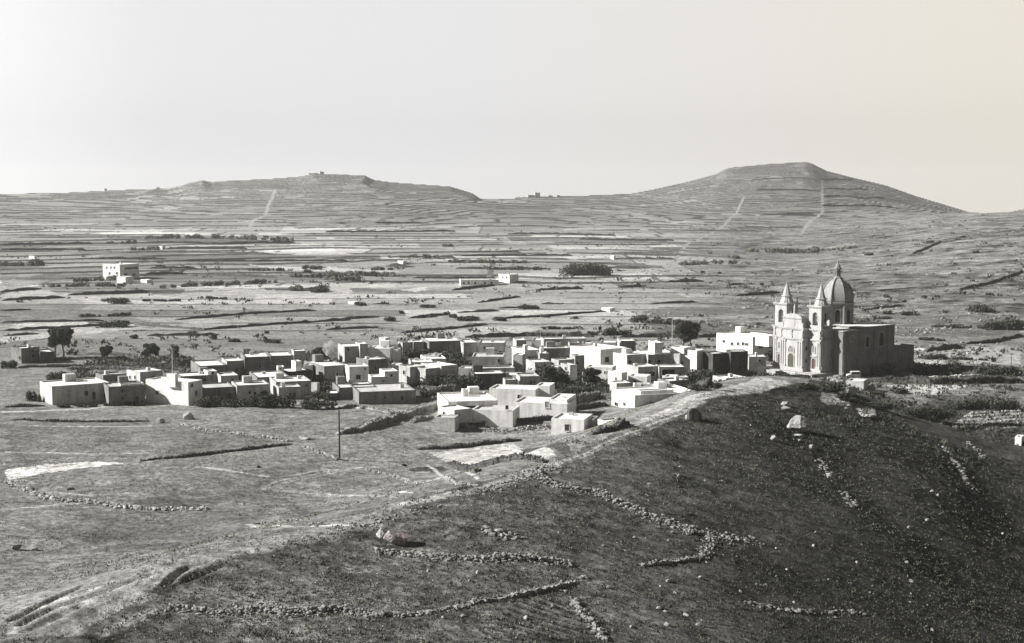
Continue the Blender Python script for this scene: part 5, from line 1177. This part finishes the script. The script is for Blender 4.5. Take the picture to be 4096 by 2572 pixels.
# ---- trees and shrubs one can tell apart
tree('big dark spreading tree with two trunks standing alone at the left', 226, 1434, 1311, 112, 1385, 2)
tree('thin lollipop tree in the stony field right of the big tree', 415, 1441, 1377, 50, 1425)
tree('roundish small tree behind the white farmhouse, right of the lollipop tree', 592, 1456, 1372, 72, 1423)
tree('spindly bare-looking tree beside the pale pole', 690, 1470, 1378, 36, 1430, mat='leafp')
tree('dark palm-like tree mass behind the tall gable house', 2752, 1388, 1268, 100, 1365, 2)
tree('tall dark tree between the house and the church front', 3092, 1465, 1405, 34, 1445)
tree('dark garden tree with pale twigs in the village centre', 2368, 1552, 1470, 84, 1535, 2)
tree('small dark tree by the low hillside house', 2878, 1562, 1530, 42, 1555)
tree('dark tree below the smoke, behind the dark fronted house', 1280, 1450, 1386, 74, 1435, 2)
B = bush
B('brown shrub mound behind the white farmhouse', 222, 1526, 108, 34); B('dark shrub at the left edge of the picture', 22, 1474, 66, 34)
B('dark shrub left of the white farmhouse', 110, 1610, 46, 42); B('tall thin shrub touching the white farmhouse end', 138, 1612, 18, 34); B('round dark shrub behind the bright low roof', 745, 1464, 62, 26)
B('spiky dark clump above the dark block roof', 1046, 1424, 96, 18); B('round dark bushes on the back row left of the dark terrace block', 1704, 1362, 92, 20)
B('dark garden mass left of the dark terrace block', 1672, 1440, 110, 46, dens=1.3); B('ivy dark patch below the dark terrace block', 1790, 1432, 130, 24); B('black garden behind the central white roof', 1806, 1462, 150, 28)
B('broad dark garden trees in front of the white corner house', 1800, 1556, 250, 56, dens=1.4, dep=.4); B('reddish dark shrubs beside the rubble building', 1996, 1470, 36, 32)
B('dark trees left of the mansion wing', 2170, 1538, 120, 84, dens=1.3); B('dark shrubs between two grey houses', 2262, 1535, 70, 50); B('dark conical shrubs on the mansion terrace', 2447, 1492, 52, 34)
B('dark shrubs beside the small white cottage', 2416, 1520, 50, 36); B('dark ground shrubs below the small white cottage', 2420, 1560, 90, 30, dens=1.2); B('thicket along the lane in the village centre', 2300, 1590, 180, 44, dep=.4, dens=1.2)
B('dark overgrown garden behind the animal yard', 1720, 1585, 90, 24); B('dark red-leaved shrub beside the white yard wall', 2566, 1535, 36, 22)
B('dark garden under the tall gable house', 2800, 1520, 140, 38, dens=1.3); B('dark shaded garden left of the low hillside house', 2800, 1566, 100, 26); B('shrub mass at the foot of the dark houses near the church', 2990, 1500, 90, 20)
B('shrubby yard corner beside the compound back range', 2230, 1600, 60, 20)
for i, (u, v, w, hh) in enumerate([(3500, 1500, 46, 36), (3563, 1501, 54, 44), (3697, 1502, 66, 46), (3760, 1502, 58, 48), (3832, 1502, 70, 56)]):
    B(['leftmost round clipped bush at the foot of the church choir', 'second round bush from the left below the church choir', 'third round bush right of the church sacristy', 'fourth round bush in the row by the church', 'rightmost and largest round bush of the church row'][i], u, v, w, hh, group='round bushes beside the church')
B('long dark hedge mass at the right edge beyond the road', 4010, 1502, 190, 36, dep=.3); B('lone round bush in the field right of the church', 3984, 1450, 24, 18)
B('dark clump by the bright bare plot right of the church', 3614, 1578, 56, 24); B('low shrubs on the rocks under the church road', 3520, 1590, 80, 26); B('dark scrub on the crest next to the church wall', 3330, 1566, 110, 34, dens=1.2)
B('dark scrub at the very top of the near hill', 3230, 1556, 90, 20, dens=1.2); B('shrubs on the crest left of the rock tumble', 3390, 1600, 70, 34)
B('wide dark thicket in the valley right of the hill', 3720, 1680, 240, 50, dep=.3, dens=1.3); B('dark bushes along the upper edge of the valley thicket', 3880, 1640, 200, 40, dep=.3, dens=1.2); B('shaded shrubs by the right edge above the stone rows', 4030, 1640, 130, 46, dens=1.2)
B('low thicket following the gully under the church road', 3530, 1640, 130, 26, dep=.4, dens=1.2)
B('long dark hump hedge in the slanting field right of the church', 3740, 1438, 120, 20, dep=.4)
B('round dark copse on the far plain right of the white barn', 2345, 1100, 200, 48, dens=1.3); B('dark shrub group on the far plain beside the bright plot', 445, 1308, 130, 26); B('dark low shrubs in the field above the bright plot at left', 465, 1213, 90, 22)
for (u, v, w, hh) in [(1440, 1222, 56, 18), (1705, 1230, 70, 14), (2118, 1234, 92, 20), (1270, 1168, 110, 24), (3640, 1260, 86, 20), (3830, 1312, 90, 18), (2560, 1288, 100, 34), (2655, 1292, 110, 24), (2450, 1340, 90, 38), (2000, 1283, 80, 20), (1560, 1285, 60, 22), (1605, 1255, 26, 16), (1860, 1282, 100, 24), (850, 1358, 46, 22), (930, 1368, 60, 18),
                      (1080, 1372, 90, 18), (2810, 1090, 18, 10), (2880, 1095, 14, 8), (530, 1355, 40, 20), (3050, 1140, 16, 10), (3620, 1208, 20, 10), (3560, 1256, 50, 18), (3550, 1275, 60, 14), (255, 1973, 34, 8), (1612, 1874, 26, 12), (1912, 1900, 48, 16), (1020, 1880, 20, 8), (860, 1520 - 60, 50, 14), (3720, 970, 40, 12), (3850, 950, 30, 10), (3900, 1010, 36, 12), (3480, 1020, 50, 12), (490, 1440, 40, 16), (760, 1335, 50, 14), (2300, 1275, 40, 12), (2180, 1268, 60, 10), (1790, 985, 60, 14), (1230, 1088, 40, 12), (640, 1066, 50, 10), (3550, 1190, 30, 12), (3700, 1190, 24, 10), (3960, 1180, 40, 12)]:
    B('small dark shrub dotted on the fields', u, v, w * .8, hh * .8, group='small shrubs dotted over the fields')
B('broad dark shrub mound on the hillside at far right', 3925, 1246, 120, 32); B('long dark bank of shrubs at the far right below the mound', 4020, 1318, 170, 42, dep=.4)
hedge('tall dark front hedge of the village, left of the pole', [(770, 1628), (900, 1632), (1000, 1634), (1150, 1638), (1250, 1640), (1345, 1638)], 2.9, 2.6, dens=3.5)
hedge('dark weeds along the foot of the white farmhouse', [(200, 1636), (290, 1636), (400, 1630), (560, 1626)], .9, 1.2)
hedge('dark shrub line behind the front row beside the grey yard building', [(1198, 1598), (1290, 1602), (1348, 1604)], 2.2, 2.0, dens=1.4)
hedge('overgrown row between the grey houses of the front row', [(800, 1585), (870, 1590), (940, 1598), (1090, 1600)], 2.0, 1.5, dens=1.2)
hedge('dark bushes along the lane in the middle of the village', [(1950, 1540), (2060, 1545), (2200, 1552)], 1.8, 1.8, dens=1.2)
hedge('row of four round orchard bushes on the far pale field', A6([(2080, 818), (2230, 822)]), 3.2, 3.2)
# ---- stuff: scrub and grass nobody could count
def scatter(name, n, test, size, mat, seed, leaves=7, rr_=(125, 420), az_=(-23, 27), leaf=.22, spread=1.0):
    rg = np.random.default_rng(seed); r = rr_[0] * (rr_[1] / rr_[0]) ** rg.random(n); a = R(az_[0]) + rg.random(n) * R(az_[1] - az_[0])
    x, y = r * np.sin(a), r * np.cos(a); k = test(x, y, r, a, rg); x, y = x[k], y[k]; z = ground(x, y); n = len(x)
    s = size[0] + (size[1] - size[0]) * rg.random(n) ** 2
    P = np.repeat(np.column_stack([x, y, z]), leaves, 0); s = np.repeat(s, leaves)[:, None]; m = len(P)
    P[:, :2] += rg.normal(0, .5, (m, 2)) * s * spread; P[:, 2:] += rg.random((m, 1)) * s * .5 - .05
    a = rg.normal(size=(m, 3)); a[:, 2] *= .4; a /= np.linalg.norm(a, axis=1, keepdims=True)
    b = rg.normal(size=(m, 3)) * .5; b[:, 2] = 1; b /= np.linalg.norm(b, axis=1, keepdims=True)
    w = s * leaf
    V = np.stack([P - a * w, P + a * w, P + b * s * .6], 1).reshape(-1, 3)
    c = V.mean(0); o = mesh_np(name, V - c, np.arange(3 * m).reshape(-1, 3), M[mat]); o.location = c
    return tag(o, kind='stuff')
def on_hill(x, y, r, a, rg):
    hp = [pix(u * 4, q * 4, d) for u, q, d in HILL]
    return inpoly(x, y, hp) & (vnoise(x / 5, y / 5, 7) + .5 * rg.random(len(x)) > .45)
scatter('hill_grass', 90000, on_hill, (.18, .5), 'weed', 1, 5, (125, 330))
scatter('pale_hill_grass', 22000, lambda x, y, r, a, rg: on_hill(x, y, r, a, rg) & (rg.random(len(x)) < 1 - .85 * sst(a, R(0), R(9))), (.15, .4), 'straw', 11, 4, (125, 330))
scatter('meadow_weeds', 26000, lambda x, y, r, a, rg: ~on_hill(x, y, r, a, rg) & (vnoise(x / 7, y / 7, 28) > .5) & (r < 310), (.15, .4), 'weed', 12, 4, (150, 330))
scatter('meadow_grass', 50000, lambda x, y, r, a, rg: ~on_hill(x, y, r, a, rg) & (vnoise(x / 6, y / 6, 8) > .5) & (r < 300), (.15, .4), 'grass', 2, 4, (150, 330))
scatter('field_scrub', 4200, lambda x, y, r, a, rg: (vnoise(x / 60, y / 40, 9) + .35 * vnoise(x / 9, y / 9, 10) > .78 - .1 * (a > R(7))), (.7, 2.0), 'leaf', 3, 9, (430, 1500), leaf=.3)
scatter('village_weeds', 22000, lambda x, y, r, a, rg: (a > R(-17.5)) & (a < R(12)) & (r > 335 + 12 * vnoise(x / 8, y / 8, 3)) & (vnoise(x / 9, y / 9, 10) > .35), (.4, 1.6), 'leaf', 4, 9, (330, 425), leaf=.2)
scatter('valley_scrub', 14000, lambda x, y, r, a, rg: (a > R(12.5)) & (vnoise(x / 12, y / 12, 12) > .42), (.3, 1.3), 'leaf', 5, 8, (272, 440), leaf=.25)
rg = np.random.default_rng(77)
n = 1600; r = 140 + 180 * rg.random(n); a = R(-20) + R(41) * rg.random(n); x, y = r * np.sin(a), r * np.cos(a)
k = on_hill(x, y, r, a, rg) & (vnoise(x / 16, y / 16, 30) > .35); x, y = x[k], y[k]
V, F = stones_mesh(np.column_stack([x, y, ground(x, y) + .02]), .04 + .13 * rg.random(len(x)) ** 3, rg)
tag(mesh_np('scattered_pebbles', V, F, M['rock']), kind='stuff')
n = 9000; r = 430 + 900 * rg.random(n) ** 1.5; a = R(4) + R(17) * rg.random(n); x, y = r * np.sin(a), r * np.cos(a)
k = vnoise(x / 25, y / 14, 33) > .55; x, y = x[k], y[k]
V, F = stones_mesh(np.column_stack([x, y, ground(x, y) + .1]), .2 + .7 * rg.random(len(x)) ** 3, rg)
tag(mesh_np('hillside_stones', V, F, M['rubble']), kind='stuff')

# ---- poles
def pole(label, u, vb, vt, mat, r=.1, arm=False):
    p = at(u, vb); H_ = (vb - vt) * p.y / FPX
    t = empty('utility_pole', p); tag(t, label, 'pole', 'poles')
    MB().tube([(0, 0, -.5), (.02, 0, H_ * .5), (0, 0, H_)], [r, r * .85, r * .65], 8).build('pole', M[mat], t)
    if arm:
        MB().box(-.55, .55, -.05, .05, H_ - .45, H_ - .33).build('crossarm', M[mat], t)
        for x in (-.45, 0, .45): MB().lathe([(.05, H_ - .33), (.07, H_ - .25), (.05, H_ - .15), (.02, H_ - .1)], 8, x, 0).build('insulator', M['palepole'], t)
    return t
pole('tall dark pole in the meadow in front of the village', 1349, 1846, 1628, 'pole', .17, True)
pole('pale pole behind the white farmhouse roofs', 680, 1500, 1392, 'palepole', .13, True)
pole('thin pale pole in the fields behind the left half of the village', 947, 1366, 1258, 'palepole', .09)
pole('dark pole rising from the lane in the village centre', 2314, 1660, 1480, 'pole', .12, True)
pole('pale pole behind the white roof cube', 2692, 1378, 1268, 'palepole', .12, True)
pole('pale pole in the fields above the central back row', 2162, 1350, 1255, 'palepole', .09)
pole('thin far pole in the fields below the far copse', 2225, 1216, 1150, 'palepole', .11)
pole('faint pole above the tall narrow white house', 1632, 1330, 1255, 'palepole', .08)
pole('dark pole near the right edge beyond the road', 4058, 1468, 1412, 'pole', .1, True)
# ---- parked vehicle, hut and edge block right of the church
cp = at(3424, 1514); car = empty('parked_car', cp, R(4)); tag(car, 'small pale van parked on the road under the dark church flank', 'van')
prof = [(-1.75, .35), (-1.75, .95), (-1.6, 1.0), (-1.15, 1.05), (-.75, 1.75), (1.6, 1.8), (1.75, 1.65), (1.78, .35)]
m = MB(); k = len(prof); m.add([(x, -.78, z) for x, z in prof] + [(x, .78, z) for x, z in prof], [tuple(range(k)), tuple(range(k, 2 * k))] + [(i, (i + 1) % k, k + (i + 1) % k, k + i) for i in range(k)])
body = m.build('body', M['carpaint'], car)
bvm = body.modifiers.new('bevel', 'BEVEL'); bvm.width = .08; bvm.segments = 2
wh = empty('wheel', (0, 0, 0)); 
bpy.data.objects.remove(wh)
for x in (-1.15, 1.1):
    for y in (-.76, .62):
        w_ = MB().tube([(x, y, .32), (x, y + .16, .32)], [.32, .32], 16).build('wheel', M['tyre'], car)
        MB().tube([(x, y - .02, .32), (x, y + .18, .32)], [.17, .17], 12).build('hubcap', M['chrome'], w_)
for x0, x1, nm in ((-.62, .1, 'side_window'), (.2, .85, 'side_window'), (.95, 1.5, 'side_window')):
    MB().box(x0, x1, -.80, -.775, 1.15, 1.62).build(nm, M['glass'], car); MB().box(x0, x1, .775, .80, 1.15, 1.62).build(nm, M['glass'], car)
MB().add([(-1.13, -.66, 1.12), (-1.13, .66, 1.12), (-.80, .62, 1.68), (-.80, -.62, 1.68)], [(0, 1, 2, 3)]).build('windscreen', M['glass'], car)
MB().box(-1.84, -1.74, -.75, .75, .38, .52).build('bumper', M['chrome'], car)
for y in (-.55, .55): MB().tube([(-1.76, y, .78), (-1.80, y, .78)], [.11, .1], 12).build('headlight', M['chrome'], car)
House('low stone hut with a bright flat roof right of the crest, under the parked van', None, 3396, 3466, 1524, 1.9, 'pale', phi=-12, depth=5, cat='hut', d=330, z0=48 - (1524 - HZ) / FPX * 330 - 1.9)
far_house('pink-white block cut off by the right edge in the valley', None, 4083, 4110, 1784, 1754, 'white', -10, 3, cat='hut')
# ---- bonfire smoke
sp = at(1320, 1462)
sm = bpy.data.materials.new('white_smoke'); sm.use_nodes = True; n_ = sm.node_tree; n_.nodes.clear()
pv = n_.nodes.new('ShaderNodeVolumePrincipled'); pv.inputs['Color'].default_value = (.95, .95, .95, 1); pv.inputs['Anisotropy'].default_value = .2
tcn = n_.nodes.new('ShaderNodeTexCoord'); t_ = nz(n_, .7, 5, .6, tcn.outputs['Object']); rm = n_.nodes.new('ShaderNodeMapRange'); rm.inputs[1].default_value = .44; rm.inputs[2].default_value = .6; rm.inputs[4].default_value = 2.6
mpp = n_.nodes.new('ShaderNodeMapping'); mpp.inputs['Location'].default_value = (.12, 0, -1.02); mpp.inputs['Scale'].default_value = (.42, .55, .31); n_.links.new(tcn.outputs['Object'], mpp.inputs[0])
ln = n_.nodes.new('ShaderNodeVectorMath'); ln.operation = 'LENGTH'; n_.links.new(mpp.outputs[0], ln.inputs[0]); fo = n_.nodes.new('ShaderNodeMapRange'); fo.inputs[1].default_value = 1.0; fo.inputs[2].default_value = .25; n_.links.new(ln.outputs['Value'], fo.inputs[0])
mm_ = n_.nodes.new('ShaderNodeMath'); mm_.operation = 'MULTIPLY'; n_.links.new(t_.outputs[0], rm.inputs[0]); n_.links.new(rm.outputs[0], mm_.inputs[0]); n_.links.new(fo.outputs[0], mm_.inputs[1]); n_.links.new(mm_.outputs[0], pv.inputs['Density']); om = n_.nodes.new('ShaderNodeOutputMaterial'); n_.links.new(pv.outputs[0], om.inputs['Volume'])
m = MB().tube([(.6, 0, 0), (.9, 0, .8), (1.2, 0, 1.7), (.3, .1, 3.0), (-.4, .1, 4.2), (-1.0, 0, 5.2), (-1.3, 0, 5.9)], [.6, 1.2, 1.8, 2.2, 2.4, 2.2, 1.2], 14)
smo = m.build('bonfire_smoke', sm, smooth=True); smo.location = (sp.x, sp.y, sp.z + 1.0)
tag(smo, 'white puff of bonfire smoke drifting up behind the dark fronted house', 'smoke')
# ------------------------------------------------------------------ air
hz = MB().box(-4400, 4400, -4400, 4400, -160, 125).build('haze', bpy.data.materials.new('air'))
hm = hz.data.materials[0]; hm.use_nodes = True; n_ = hm.node_tree; n_.nodes.clear()
pv = n_.nodes.new('ShaderNodeVolumePrincipled'); pv.inputs['Color'].default_value = (.97, .97, .97, 1); pv.inputs['Density'].default_value = .000085; pv.inputs['Anisotropy'].default_value = .2
om = n_.nodes.new('ShaderNodeOutputMaterial'); n_.links.new(pv.outputs[0], om.inputs['Volume'])
tag(hz, kind='stuff'); hz.display_type = 'WIRE'
